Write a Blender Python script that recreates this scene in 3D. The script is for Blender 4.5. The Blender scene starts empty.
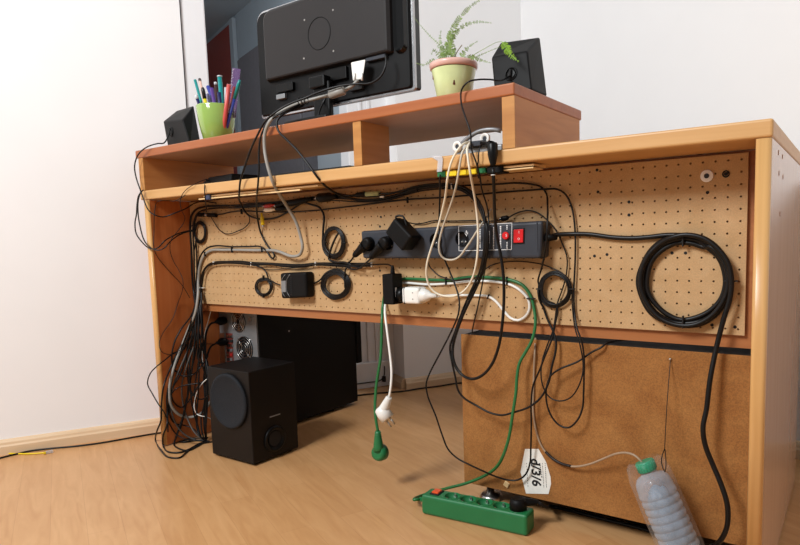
import bpy, bmesh, math, random
from mathutils import Vector, Matrix
random.seed(7)
S = bpy.context.scene
C = S.collection
# ------------------------------------------------------------------ camera
F = 616.6055; PX, PY = 451.054, 301.211
CAM = Vector((1.73692, -1.00554, 0.58898)); YAW, PITCH, ROLL = 0.58779, -0.09988, -0.02516
fw = Vector((-math.sin(YAW)*math.cos(PITCH), math.cos(YAW)*math.cos(PITCH), math.sin(PITCH)))
r0 = Vector((math.cos(YAW), math.sin(YAW), 0)); u0 = r0.cross(fw)
rt = math.cos(ROLL)*r0+math.sin(ROLL)*u0; up = -math.sin(ROLL)*r0+math.cos(ROLL)*u0
cd = bpy.data.cameras.new('camera'); cam = bpy.data.objects.new('camera', cd); C.objects.link(cam)
cam.matrix_world = Matrix(((rt.x, up.x, -fw.x, CAM.x), (rt.y, up.y, -fw.y, CAM.y), (rt.z, up.z, -fw.z, CAM.z), (0, 0, 0, 1)))
cd.sensor_fit = 'HORIZONTAL'; cd.sensor_width = 36; cd.lens = F*36/800
cd.shift_x = -(PX-400)/800; cd.shift_y = (PY-272.5)/800; cd.clip_start = 0.02
S.camera = cam

def ray(x, y): return fw+rt*((x-PX)/F)-up*((y-PY)/F)
def un(x, y, ax, c):                      # measured point of the photograph on a plane of the room
    d = ray(x, y); return CAM+d*((c-CAM[ax])/d[ax])
def unp(x, y, n, k):                      # the same on the upright plane n.p = k
    d = ray(x, y); return CAM+d*((k-(n.x*CAM.x+n.y*CAM.y))/(n.x*d.x+n.y*d.y))
Y = lambda x, y, c: un(x, y, 1, c)
Z = lambda x, y, c: un(x, y, 2, c)

# ------------------------------------------------------------------ materials
def lin(c): return tuple(((v/255)/12.92 if v/255 <= .04045 else ((v/255+.055)/1.055)**2.4) for v in c)+(1,)
def newmat(name):
    m = bpy.data.materials.new(name); m.use_nodes = True
    nt = m.node_tree; b = nt.nodes['Principled BSDF']; return m, nt, b
def plain(name, c, rough=.5, metal=0, var=.06, scale=30, spec=.5, bump=0, coat=0):
    m, nt, b = newmat(name)
    tc = nt.nodes.new('ShaderNodeTexCoord'); n = nt.nodes.new('ShaderNodeTexNoise'); n.inputs['Scale'].default_value = scale
    n.inputs['Detail'].default_value = 3
    rp = nt.nodes.new('ShaderNodeValToRGB'); l = lin(c)
    rp.color_ramp.elements[0].position = .3; rp.color_ramp.elements[1].position = .7
    rp.color_ramp.elements[0].color = tuple(v*(1-var) for v in l[:3])+(1,); rp.color_ramp.elements[1].color = tuple(min(1, v*(1+var)) for v in l[:3])+(1,)
    L = nt.links.new
    L(tc.outputs['Object'], n.inputs['Vector']); L(n.outputs['Fac'], rp.inputs['Fac']); L(rp.outputs['Color'], b.inputs['Base Color'])
    b.inputs['Roughness'].default_value = rough; b.inputs['Metallic'].default_value = metal
    b.inputs['Specular IOR Level'].default_value = spec; b.inputs['Coat Weight'].default_value = coat
    if bump:
        bp = nt.nodes.new('ShaderNodeBump'); bp.inputs['Strength'].default_value = bump; bp.inputs['Distance'].default_value = .002
        L(n.outputs['Fac'], bp.inputs['Height']); L(bp.outputs['Normal'], b.inputs['Normal'])
    return m
def wood(name, c1, c2, stretch=(2, 30, 30), rough=.4, spec=.4, scale=1.0, rot=0, fleck=0):
    m, nt, b = newmat(name); L = nt.links.new
    tc = nt.nodes.new('ShaderNodeTexCoord'); mp = nt.nodes.new('ShaderNodeMapping')
    mp.inputs['Scale'].default_value = tuple(s*scale for s in stretch); mp.inputs['Rotation'].default_value = (0, 0, rot)
    n = nt.nodes.new('ShaderNodeTexNoise'); n.inputs['Scale'].default_value = 1.6; n.inputs['Detail'].default_value = 6; n.inputs['Distortion'].default_value = .6
    rp = nt.nodes.new('ShaderNodeValToRGB'); rp.color_ramp.elements[0].position = .3; rp.color_ramp.elements[1].position = .72
    rp.color_ramp.elements[0].color = lin(c1); rp.color_ramp.elements[1].color = lin(c2)
    L(tc.outputs['Object'], mp.inputs['Vector']); L(mp.outputs['Vector'], n.inputs['Vector']); L(n.outputs['Fac'], rp.inputs['Fac'])
    out = rp.outputs['Color']
    if fleck:
        n2 = nt.nodes.new('ShaderNodeTexNoise'); n2.inputs['Scale'].default_value = 420; n2.inputs['Detail'].default_value = 2
        L(tc.outputs['Object'], n2.inputs['Vector'])
        r2 = nt.nodes.new('ShaderNodeValToRGB'); r2.color_ramp.elements[0].position = .35; r2.color_ramp.elements[1].position = .65
        r2.color_ramp.elements[0].color = (1-fleck,)*3+(1,); r2.color_ramp.elements[1].color = (1, 1, 1, 1)
        mx = nt.nodes.new('ShaderNodeMix'); mx.data_type = 'RGBA'; mx.blend_type = 'MULTIPLY'; mx.inputs[0].default_value = 1
        L(n2.outputs['Fac'], r2.inputs['Fac']); L(out, mx.inputs[6]); L(r2.outputs['Color'], mx.inputs[7]); out = mx.outputs[2]
    L(out, b.inputs['Base Color']); b.inputs['Roughness'].default_value = rough; b.inputs['Specular IOR Level'].default_value = spec
    return m
def floor_mat():
    m, nt, b = newmat('beech_laminate'); L = nt.links.new
    tc = nt.nodes.new('ShaderNodeTexCoord'); mp = nt.nodes.new('ShaderNodeMapping'); mp.inputs['Rotation'].default_value = (0, 0, math.radians(24))
    br = nt.nodes.new('ShaderNodeTexBrick'); br.inputs['Scale'].default_value = 1; br.offset = .37; br.offset_frequency = 2
    br.inputs['Brick Width'].default_value = .62; br.inputs['Row Height'].default_value = .066; br.inputs['Mortar Size'].default_value = .0004
    br.inputs['Color1'].default_value = lin((210, 162, 112)); br.inputs['Color2'].default_value = lin((203, 154, 104)); br.inputs['Mortar'].default_value = lin((190, 140, 92))
    L(tc.outputs['Object'], mp.inputs['Vector']); L(mp.outputs['Vector'], br.inputs['Vector'])
    m2 = nt.nodes.new('ShaderNodeMapping'); m2.inputs['Scale'].default_value = (2.2, 16, 1); L(mp.outputs['Vector'], m2.inputs['Vector'])
    n = nt.nodes.new('ShaderNodeTexNoise'); n.inputs['Scale'].default_value = 2.5; n.inputs['Detail'].default_value = 7; n.inputs['Distortion'].default_value = 1.2
    L(m2.outputs['Vector'], n.inputs['Vector'])
    rp = nt.nodes.new('ShaderNodeValToRGB'); rp.color_ramp.elements[0].position = .25; rp.color_ramp.elements[1].position = .7
    rp.color_ramp.elements[0].color = (.84, .76, .67, 1); rp.color_ramp.elements[1].color = (1, 1, 1, 1)
    mx = nt.nodes.new('ShaderNodeMix'); mx.data_type = 'RGBA'; mx.blend_type = 'MULTIPLY'; mx.inputs[0].default_value = 1
    L(n.outputs['Fac'], rp.inputs['Fac']); L(br.outputs['Color'], mx.inputs[6]); L(rp.outputs['Color'], mx.inputs[7]); L(mx.outputs[2], b.inputs['Base Color'])
    b.inputs['Roughness'].default_value = .36; b.inputs['Specular IOR Level'].default_value = .45
    return m
def clear(name, c, alpha=.3, rough=.08, edge=.45):
    m, nt, b = newmat(name); L = nt.links.new
    lw = nt.nodes.new('ShaderNodeLayerWeight'); lw.inputs['Blend'].default_value = .35
    mr = nt.nodes.new('ShaderNodeMapRange'); mr.inputs['To Min'].default_value = alpha; mr.inputs['To Max'].default_value = min(1, alpha+edge)
    L(lw.outputs['Facing'], mr.inputs['Value']); L(mr.outputs['Result'], b.inputs['Alpha'])
    b.inputs['Base Color'].default_value = lin(c); b.inputs['Roughness'].default_value = rough
    return m
M = dict(
    wall=plain('white_wall_paint', (243, 242, 242), .85, var=.01, scale=6, bump=.02),
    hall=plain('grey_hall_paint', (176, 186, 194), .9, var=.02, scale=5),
    frame=plain('white_gloss_paint', (238, 238, 240), .35, var=.01),
    base=wood('pale_beech_skirting', (220, 188, 150), (230, 202, 166), (3, 3, 40)),
    floor=floor_mat(),
    desk=wood('beech_laminate_edge', (200, 152, 94), (212, 166, 110), (2, 40, 40)),
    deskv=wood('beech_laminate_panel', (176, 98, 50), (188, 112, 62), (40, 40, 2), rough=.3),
    post=wood('beech_edge_band', (202, 152, 92), (216, 168, 108), (60, 60, 2), rough=.28),
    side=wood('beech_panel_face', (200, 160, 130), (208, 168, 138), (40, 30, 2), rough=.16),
    rail=wood('beech_modesty_panel', (160, 98, 55), (170, 110, 66), (2, 40, 40)),
    peg=wood('fibreboard', (190, 152, 106), (200, 164, 120), (14, 14, 14), rough=.75, fleck=.14),
    shelf=wood('cherry_laminate', (160, 90, 50), (172, 103, 60), (2, 40, 40), rough=.35),
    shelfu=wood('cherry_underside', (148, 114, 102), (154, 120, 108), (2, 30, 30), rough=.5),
    leg=wood('pine_board', (172, 114, 54), (196, 140, 74), (3, 3, 26), rough=.5),
    legf=wood('pine_face', (172, 110, 56), (194, 132, 74), (3, 3, 26), rough=.45),
    hard=wood('hardboard', (152, 98, 46), (172, 118, 62), (10, 10, 10), rough=.85, fleck=.3),
    black=plain('black_plastic', (13, 12, 12), .5, spec=.16), blacks=plain('black_satin_plastic', (11, 11, 11), .35, spec=.2),
    cord=plain('black_cable_sheath', (13, 11, 11), .4, var=.1, spec=.3), cordb=plain('dark_brown_cable_sheath', (36, 27, 24), .45, spec=.3),
    greyc=plain('grey_cable_sheath', (150, 147, 140), .45), white=plain('white_plastic', (236, 234, 228), .35),
    cream=plain('cream_cable_sheath', (232, 222, 200), .4), creamd=plain('dull_cream_sheath', (196, 186, 168), .45), greyd=plain('dark_grey_cable_sheath', (84, 80, 76), .45), green=plain('green_plastic', (26, 110, 62), .38), greenc=plain('green_cable_sheath', (30, 104, 52), .4),
    greenf=plain('olive_green_cable', (66, 112, 40), .4), tan=plain('tan_cable', (160, 136, 112), .45),
    strip=plain('slate_grey_plastic', (56, 59, 66), .42, spec=.3), stripd=plain('dark_socket_plastic', (16, 17, 21), .4, spec=.3), red=plain('red_switch', (214, 30, 34), .3),
    orange=plain('orange_switch', (226, 84, 38), .3), steel=plain('brushed_steel', (196, 192, 188), .28, 1), sheet=plain('galvanised_sheet', (140, 142, 144), .45, .5),
    case=plain('black_steel_case', (12, 10, 9), .55, spec=.2), cone=plain('charcoal_mesh', (34, 36, 40), .8, scale=400, var=.3, spec=.2), sub=plain('black_ash_veneer', (15, 11, 10), .5, spec=.25),
    mon=plain('monitor_back_plastic', (40, 37, 37), .45, var=.03, spec=.25), mond=plain('monitor_recess', (13, 13, 14), .5, spec=.2), gloss=plain('monitor_gloss', (14, 14, 15), .12), silver=plain('silver_trim', (186, 186, 188), .25, .8),
    ink=plain('black_ink', (22, 20, 20), .8), print=plain('white_print', (226, 226, 226), .7), paper=plain('paper', (232, 230, 222), .8, var=.05, scale=60),
    mug=plain('lime_glaze', (146, 178, 88), .12, coat=.6, var=.02), potg=plain('pale_lime_glaze', (214, 226, 166), .18, var=.06, coat=.4, scale=40), pink=plain('pink_glaze', (222, 178, 166), .3), soil=plain('dark_soil', (92, 44, 32), .9, var=.4, scale=90),
    leaf=plain('fern_leaf', (132, 158, 88), .6, var=.3, scale=60), leafb=plain('bright_fern_leaf', (132, 176, 56), .55, var=.2, scale=60), stem=plain('fern_stem', (120, 104, 62), .6),
    redoor=plain('dark_red_door', (150, 58, 46), .5), grey=plain('grey_wardrobe', (112, 108, 112), .6), cap=plain('green_cap', (22, 142, 104), .35),
    pet=clear('clear_bottle', (186, 197, 210), .34, .07, .4), film=clear('clear_film', (205, 200, 194), .02, .12, .3), fill=plain('crumpled_filling', (124, 136, 152), .45, var=.4, scale=40, bump=.8),
    yellow=plain('yellow_plastic', (236, 204, 20), .4), slat=wood('pale_pine_slat', (222, 184, 130), (234, 204, 154), (3, 40, 40)),
    rawred=plain('red_plug', (176, 40, 40), .4), label=plain('pale_green_label', (170, 184, 140), .6), port=plain('port_red', (120, 52, 44), .5), copper=plain('copper_winding', (120, 84, 60), .5, .4),
)
def pen(name, c): return plain(name, c, .35)

# ------------------------------------------------------------------ mesh helpers (everything in room coordinates)
def bm_(): return bmesh.new()
def merge(bm, t):
    me = bpy.data.meshes.new('t'); t.to_mesh(me); bm.from_mesh(me); bpy.data.meshes.remove(me); t.free()
def box(bm, lo, hi, bev=0, seg=2, rot=None, piv=None):
    t = bmesh.new(); lo, hi = Vector(lo), Vector(hi); c = (lo+hi)/2; s = hi-lo
    bmesh.ops.create_cube(t, size=1, matrix=Matrix.Translation(c) @ Matrix.Diagonal((s.x, s.y, s.z, 1)))
    if bev: bmesh.ops.bevel(t, geom=list(t.edges), offset=bev, segments=seg, affect='EDGES', profile=.5)
    if rot is not None:
        p = Vector(piv) if piv is not None else c
        bmesh.ops.transform(t, matrix=Matrix.Translation(p) @ rot.to_4x4() @ Matrix.Translation(-p), verts=t.verts)
    merge(bm, t)
def obox(bm, o, ax, ay, az, lo, hi, bev=0, seg=2):       # box in a local frame
    t = bmesh.new(); lo, hi = Vector(lo), Vector(hi); c = (lo+hi)/2; s = hi-lo
    bmesh.ops.create_cube(t, size=1, matrix=Matrix.Translation(c) @ Matrix.Diagonal((s.x, s.y, s.z, 1)))
    if bev: bmesh.ops.bevel(t, geom=list(t.edges), offset=bev, segments=seg, affect='EDGES', profile=.5)
    m = Matrix(((ax[0], ay[0], az[0], o[0]), (ax[1], ay[1], az[1], o[1]), (ax[2], ay[2], az[2], o[2]), (0, 0, 0, 1)))
    bmesh.ops.transform(t, matrix=m, verts=t.verts); bmesh.ops.recalc_face_normals(t, faces=t.faces); merge(bm, t)
def hexa(bm, pts, bev=0, seg=2):                          # bottom four then top four, same order
    t = bmesh.new(); v = [t.verts.new(p) for p in pts]
    for f in ((3, 2, 1, 0), (4, 5, 6, 7), (0, 1, 5, 4), (1, 2, 6, 5), (2, 3, 7, 6), (3, 0, 4, 7)): t.faces.new([v[i] for i in f])
    bmesh.ops.recalc_face_normals(t, faces=t.faces)
    if bev: bmesh.ops.bevel(t, geom=list(t.edges), offset=bev, segments=seg, affect='EDGES', profile=.5)
    merge(bm, t)
def frame_of(d):
    d = Vector(d).normalized(); a = Vector((0, 0, 1)) if abs(d.z) < .9 else Vector((1, 0, 0))
    x = a.cross(d).normalized(); return x, d.cross(x), d
def lathe(bm, o, axis, prof, n=24, cap0=True, cap1=True):  # prof: (radius, distance along the axis)
    x, y, d = frame_of(axis); o = Vector(o); rings = []
    for r, h in prof:
        rings.append([bm.verts.new(o+d*h+(x*math.cos(2*math.pi*i/n)+y*math.sin(2*math.pi*i/n))*max(r, 1e-5)) for i in range(n)])
    for a, b in zip(rings, rings[1:]):
        for i in range(n):
            f = bm.faces.new((a[i], a[(i+1) % n], b[(i+1) % n], b[i])); f.smooth = True
    if cap0: bm.faces.new(list(reversed(rings[0])))
    if cap1: bm.faces.new(rings[-1])
def cyl(bm, a, b, r, n=16, r2=None):
    a, b = Vector(a), Vector(b); lathe(bm, a, b-a, [(r, 0), (r if r2 is None else r2, (b-a).length)], n)
def spline(pts, step=.006):
    pts = [Vector(p) for p in pts]
    if len(pts) < 3: return pts
    out = []; P = [pts[0]*2-pts[1]]+pts+[pts[-1]*2-pts[-2]]
    for i in range(1, len(P)-2):
        p0, p1, p2, p3 = P[i-1], P[i], P[i+1], P[i+2]
        k = max(2, min(14, int((p2-p1).length/step)))
        t1 = max((p1-p0).length, 1e-5)**.5; t2 = max((p2-p1).length, 1e-5)**.5; t3 = max((p3-p2).length, 1e-5)**.5
        m1 = ((p1-p0)/t1-(p2-p0)/(t1+t2)+(p2-p1)/t2)*t2; m2 = ((p2-p1)/t2-(p3-p1)/(t2+t3)+(p3-p2)/t3)*t2
        for j in range(k):
            t = j/k; a = 2*t**3-3*t**2+1; b = t**3-2*t**2+t; c = -2*t**3+3*t**2; d = t**3-t**2
            out.append(p1*a+m1*b+p2*c+m2*d)
    out.append(pts[-1]); return out
def tube(bm, pts, r, n=8, smooth=True):
    pts = spline(pts) if smooth else [Vector(p) for p in pts]
    q = [pts[0]]
    for p in pts[1:]:
        if (p-q[-1]).length > 1e-4: q.append(p)
    pts = q; T = []
    for i in range(len(pts)): T.append((pts[min(i+1, len(pts)-1)]-pts[max(i-1, 0)]).normalized())
    x, y, d = frame_of(T[0]); rings = []
    for i, p in enumerate(pts):
        x = (x-T[i]*x.dot(T[i])); x = x.normalized() if x.length > 1e-6 else frame_of(T[i])[0]; y = T[i].cross(x)
        rr = r(i/(len(pts)-1)) if callable(r) else r
        rings.append([bm.verts.new(p+(x*math.cos(2*math.pi*k/n)+y*math.sin(2*math.pi*k/n))*rr) for k in range(n)])
    for a, b in zip(rings, rings[1:]):
        for k in range(n):
            f = bm.faces.new((a[k], a[(k+1) % n], b[(k+1) % n], b[k])); f.smooth = True
    bm.faces.new(list(reversed(rings[0]))); bm.faces.new(rings[-1])
def torus(bm, o, axis, R, r, n=28, k=8, sx=1, sy=1):
    x, y, d = frame_of(axis); o = Vector(o); rg = []
    for i in range(n):
        a = 2*math.pi*i/n; e = x*math.cos(a)*sx+y*math.sin(a)*sy
        rg.append([bm.verts.new(o+e*R+(e.normalized()*math.cos(2*math.pi*j/k)+d*math.sin(2*math.pi*j/k))*r) for j in range(k)])
    for i in range(n):
        a, b = rg[i], rg[(i+1) % n]
        for j in range(k):
            f = bm.faces.new((a[j], b[j], b[(j+1) % k], a[(j+1) % k])); f.smooth = True
    bmesh.ops.recalc_face_normals(bm, faces=bm.faces)
def prism(bm, poly, d):                                    # planar polygon pushed along d
    a = [bm.verts.new(Vector(p)) for p in poly]; b = [bm.verts.new(Vector(p)+Vector(d)) for p in poly]; n = len(a)
    bm.faces.new(a); bm.faces.new(list(reversed(b)))
    for i in range(n): bm.faces.new((a[i], b[i], b[(i+1) % n], a[(i+1) % n]))
    bmesh.ops.recalc_face_normals(bm, faces=bm.faces)

ORG = {}
def link(name, bm, mats, parent=None, origin=None, autosmooth=True):
    if origin is None:
        if parent is not None: origin = ORG[parent.as_pointer()]
        else:
            vs = [v.co for v in bm.verts]; origin = Vector(((min(v.x for v in vs)+max(v.x for v in vs))/2, (min(v.y for v in vs)+max(v.y for v in vs))/2, min(v.z for v in vs)))
    origin = Vector(origin)
    bmesh.ops.translate(bm, verts=bm.verts, vec=-origin)
    me = bpy.data.meshes.new(name); bm.to_mesh(me); bm.free()
    for m in (mats if isinstance(mats, (list, tuple)) else [mats]): me.materials.append(m)
    o = bpy.data.objects.new(name, me); C.objects.link(o)
    if parent is not None: o.parent = parent
    else: o.location = origin
    ORG[o.as_pointer()] = origin; KEEP.append(o)
    return o
KEEP = []
def tag(o, label, cat, group=None):
    o['label'] = label; o['category'] = cat
    if group: o['group'] = group
    return o
def thing(name, loc, label, cat, group=None):
    o = bpy.data.objects.new(name, None); o.empty_display_size = .05; o.location = Vector(loc); C.objects.link(o)
    ORG[o.as_pointer()] = Vector(loc); KEEP.append(o); return tag(o, label, cat, group)
def struct(name, bm, m):
    o = link(name, bm, m); o['kind'] = 'structure'; return o
def text(name, s, size, o, right, upv, m, parent, depth=.0004, align='CENTER', bold=0):
    cu = bpy.data.curves.new(name, 'FONT'); cu.body = s; cu.size = size; cu.align_x = align; cu.align_y = 'CENTER'; cu.extrude = depth/2; cu.resolution_u = 3; cu.offset = bold
    ob = bpy.data.objects.new(name, cu); C.objects.link(ob); bpy.context.view_layer.update()
    me = bpy.data.meshes.new_from_object(ob.evaluated_get(bpy.context.evaluated_depsgraph_get()))
    bpy.data.objects.remove(ob); bm = bm_(); bm.from_mesh(me); bpy.data.meshes.remove(me)
    ax, ay = Vector(right).normalized(), Vector(upv).normalized(); az = ax.cross(ay)
    bmesh.ops.transform(bm, matrix=Matrix(((ax.x, ay.x, az.x, o[0]), (ax.y, ay.y, az.y, o[1]), (ax.z, ay.z, az.z, o[2]), (0, 0, 0, 1))), verts=bm.verts)
    return link(name, bm, m, parent)

# ------------------------------------------------------------------ the room
dW = Vector((.484, .875, 0)).normalized(); nW = Vector((dW.y, -dW.x, 0))     # walls run along dW, nW points into the room
A0 = Vector((-.111, .072, 0))-nW*.017; kL = nW.dot(A0); CR = Vector((.239, .896, 0)); kR = nW.dot(CR); kD = -.33
Zv = Vector((0, 0, 1))
bm = bm_(); box(bm, (-6, -5, -.05), (5, 5, 0)); struct('floor', bm, M['floor'])
def wallbox(name, o, ax, length, thick_dir, thick, h, m, z0=0):
    bm = bm_(); obox(bm, o, ax, thick_dir, Zv, (0, 0, z0), (length, thick, h)); return struct(name, bm, m)
eL = unp(183, 60, nW, kL); eL.z = 0; startL = A0-dW*3.2
wallbox('wall_left', startL, dW, (eL-startL).length, -nW, .12, 2.6, M['wall'])
tK = (Vector((1.615, .795, 0))-CR).dot(dW); K = CR+dW*tK
wallbox('wall_back', CR, dW, tK+.05, -nW, .045, 2.6, M['wall'])
wallbox('wall_right', K, nW, 4.2, dW, .05, 2.6, M['wall'])
# skirting boards
def skirt(name, o, ax, length, out):
    bm = bm_(); prof = [(0, 0), (.016, 0), (.016, .024), (.0125, .029), (.011, .035), (.007, .041), (0, .043)]
    poly = [o+out*p[0]+Zv*p[1] for p in prof]; prism(bm, poly, ax*length); return struct(name, bm, M['base'])
skirt('baseboard_left', startL, dW, (eL-startL).length, nW)
skirt('baseboard_back', CR-dW*.0, dW, tK-.018, nW)
skirt('baseboard_right', K+nW*.0, nW, 4.0, -dW)
skirt('baseboard_return', CR-nW*.105, nW, .105, -dW)
wallbox('wall_return', CR-nW*.105+dW*.001, nW, .06, dW, .04, 2.6, M['wall'])
# door frame
def vert(px, y, k): p = unp(px, y, nW, k); p.z = 0; return p
l0, l1 = vert(183.5, 60, kL-.008), vert(207, 60, kL-.008); r0_, r1_ = vert(357, 360, kD), vert(387, 360, kD)
bm = bm_()
obox(bm, l0+dW*.002, dW, -nW, Zv, (0, 0, 0), ((l1-l0).length, .1, 2.1), .004)
obox(bm, r0_, dW, -nW, Zv, (0, 0, 0), ((r1_-r0_).length+.05, .1, 2.1), .004)
for q in (.35, .62): obox(bm, r0_+dW*(r1_-r0_).length*q, dW, nW, Zv, (0, 0, .1), (.012, .006, 2.05), .002)
obox(bm, r0_-dW*.012, dW, nW, Zv, (0, 0, 0), ((r1_-r0_).length+.02, .012, .105), .003)
obox(bm, vert(183, 60, kD), dW, -nW, Zv, (0, 0, 2.06), (1.1, .1, 2.6), .004)
o = struct('door_1', bm, M['frame'])
# hall beyond the doorway
d2 = Vector((1.101, -.374, 0)).normalized(); n2 = Vector((-d2.y, d2.x, 0)); k2 = n2.dot(un(207.6, 40, 2, 2.5))
w0 = n2*k2+d2*(-4.3); 
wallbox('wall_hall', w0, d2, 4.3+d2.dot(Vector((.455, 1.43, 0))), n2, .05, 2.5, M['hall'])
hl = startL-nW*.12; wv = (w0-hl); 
wallbox('wall_hall_lightblock', hl, wv.normalized(), wv.length, Vector((-wv.y, wv.x, 0)).normalized(), .05, 2.5, M['hall'])  # unseen wall added to keep world light out of the hall
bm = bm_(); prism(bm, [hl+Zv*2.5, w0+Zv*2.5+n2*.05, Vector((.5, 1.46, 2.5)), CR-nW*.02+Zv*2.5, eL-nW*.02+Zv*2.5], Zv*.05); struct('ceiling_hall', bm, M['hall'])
def on2(x, y, off=0): return unp(x, y, n2, k2-off)
da, db = on2(200, 60), on2(234.7, 60); ht = on2(234.7, 23).z
bm = bm_(); obox(bm, Vector((da.x, da.y, 0))-d2*.5, d2, -n2, Zv, (0, .002, 0), ((db-da).length+.5, .03, ht), .003); struct('door_2', bm, M['redoor'])
fa = on2(234.9, 60); fb = on2(238.3, 60); bm = bm_(); obox(bm, Vector((fa.x, fa.y, 0)), d2, -n2, Zv, (0, .002, 0), ((fb-fa).length, .035, ht+.03), .003); struct('trim_1', bm, M['hall'])
ga = unp(239, 60, n2, k2-.12); gb = unp(281, 160, n2, k2-.12); gz = unp(248, 52, n2, k2-.12).z
gw = thing('wardrobe', ((ga+gb)/2).xy.to_3d(), 'grey wardrobe standing in the dark hall beyond the doorway', 'wardrobe')
bm = bm_(); obox(bm, Vector((ga.x, ga.y, 0)), d2, n2, Zv, (0, 0, .03), ((gb-ga).length, .1, gz), .004); link('carcass', bm, M['grey'], gw)
bm = bm_(); hw = (gb-ga).length/2
for q in range(2): 
    bm = bm_(); obox(bm, Vector((ga.x, ga.y, 0)), d2, n2, Zv, (hw*q+.003, -.016, .06), (hw*q+hw-.003, -.001, gz-.02), .003); link('door', bm, M['grey'], gw)
ha, hb = unp(285, 160, n2, k2), unp(352, 160, n2, k2); bm = bm_(); obox(bm, Vector((ha.x, ha.y, 0)), d2, -n2, Zv, (0, .002, 0), ((hb-ha).length+.04, .03, 2.05), .004); struct('door_3', bm, M['hall'])

# ------------------------------------------------------------------ desk
XL, XIN = .02, .0415
W, T, H, D, TP, R = 1.6253, .0264, .75, .598, .0214, .13
desk = thing('desk', (W/2, D/2, 0), 'beech office desk seen from behind with perforated cable board', 'desk')
bm = bm_(); box(bm, (-.001, 0, H-T), (W+.001, D+.1, H), .004, 3); link('desktop', bm, M['desk'], desk)
zt = H-T-.0015
def side_panel(x0, x1, holes):
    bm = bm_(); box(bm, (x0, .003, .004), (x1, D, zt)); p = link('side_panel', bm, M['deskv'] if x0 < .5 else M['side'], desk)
    b2 = bm_(); hexa(b2, [(x0, .0029, .004), (x1, .0029, .004), (x1, -.004, .004), (x0, -.004, .004), (x0, .0029, zt), (x1, .0029, zt), (x1, -.004, zt), (x0, -.004, zt)], 0)
    b2.edges.ensure_lookup_table(); es = [e for e in b2.edges if abs(e.verts[0].co.y+.004) < 1e-5 and abs(e.verts[1].co.y+.004) < 1e-5 and abs(e.verts[0].co.x-e.verts[1].co.x) < 1e-5]
    bmesh.ops.bevel(b2, geom=es, offset=.0062, segments=5, affect='EDGES', profile=.5)
    for f in b2.faces: f.smooth = abs(f.normal.z) < .5
    link('edge_band', b2, M['post'], p)
    return p
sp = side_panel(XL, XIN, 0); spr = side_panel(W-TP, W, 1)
for hx, hy in ((778.5, 152.5), (782.5, 156.5), (779, 173), (783, 177), (780, 214)):
    p = un(hx, hy, 0, W); bm = bm_(); lathe(bm, p-Vector((.003, 0, 0)), (1, 0, 0), [(.0042, 0), (.0042, .0034), (.002, .0036)], 12); link('dowel_plug', bm, M['rail'], spr)
bm = bm_(); box(bm, (XIN, R+.002, .3919), (W-TP, R+.02, H-T-.001)); link('modesty_panel', bm, M['rail'], desk)
# perforated board with real holes
def pegboard(x0, x1, z0, z1, yf, th, sp, r):
    bm = bm_(); nx = round((x1-x0)/sp); nz = round((z1-z0)/sp); sx = (x1-x0)/nx; sz = (z1-z0)/nz
    grid = [[bm.verts.new((x0+i*sx, yf, z0+j*sz)) for j in range(nz+1)] for i in range(nx+1)]
    for i in range(nx):
        for j in range(nz):
            cx, cz = x0+(i+.5)*sx, z0+(j+.5)*sz
            cs = (grid[i][j], grid[i+1][j], grid[i+1][j+1], grid[i][j+1])
            ring = [bm.verts.new((cx+r*math.cos(math.pi*(-.75+k*.25)), yf, cz+r*math.sin(math.pi*(-.75+k*.25)))) for k in range(8)]
            back = [bm.verts.new((v.co.x, yf+th, v.co.z)) for v in ring]
            for q in range(4):
                a, b = ring[2*q], ring[(2*q+2) % 8]; m = ring[2*q+1]
                bm.faces.new((cs[q], cs[(q+1) % 4], b, m, a))
            for k in range(8): bm.faces.new((ring[k], ring[(k+1) % 8], back[(k+1) % 8], back[k]))
    e = bm_()
    hexa(e, [(x0, yf, z0), (x1, yf, z0), (x1, yf+th, z0), (x0, yf+th, z0), (x0, yf, z1), (x1, yf, z1), (x1, yf+th, z1), (x0, yf+th, z1)])
    bmesh.ops.delete(e, geom=[f for f in e.faces if abs(f.normal.y) > .5], context='FACES_ONLY'); merge(bm, e)
    bmesh.ops.recalc_face_normals(bm, faces=bm.faces)
    return bm
YF = .123
pb = pegboard(.049, 1.5775, .4152, .7185, YF, .004, .0202, .0019)
peg = link('pegboard', pb, M['peg'], desk); peg['label'] = 'perforated fibreboard cable panel'
for hx, hy in ((597, 170), (598, 192), (629, 202), (629, 215), (594.5, 256), (607, 254.5), (672, 253), (685.5, 253), (735, 327), (712, 325), (707.5, 192.5), (381, 217), (380, 226.5), (380, 270.5)):
    p = Y(hx, hy, YF); bm = bm_(); lathe(bm, p+Vector((0, .003, 0)), (0, -1, 0), [(.0029, 0), (.0029, .0034)], 10); link('screw', bm, M['ink'], peg)  # black discs drawn for the dark insides of drilled holes
p = Y(707, 176, YF); bm = bm_(); lathe(bm, p, (0, -1, 0), [(.0105, 0.0002), (.0105, .0022), (.0095, .0028), (.004, .003)], 24); wsh = link('washer', bm, M['frame'], peg); wsh['label'] = 'white round washer'
bm = bm_(); lathe(bm, p, (0, -1, 0), [(.0042, .003), (.0042, .0042), (.003, .005)], 16); box(bm, p+Vector((-.003, -.0056, -.0006)), p+Vector((.003, -.0048, .0006))); link('screw', bm, M['strip'], wsh)
p = Y(726, 174, YF); bm = bm_(); torus(bm, p+Vector((0, -.001, 0)), (0, 1, 0), .005, .0011); lathe(bm, p, (0, -1, 0), [(.003, -.001), (.003, .002)], 12); link('eyelet', bm, M['ink'], peg)

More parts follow.
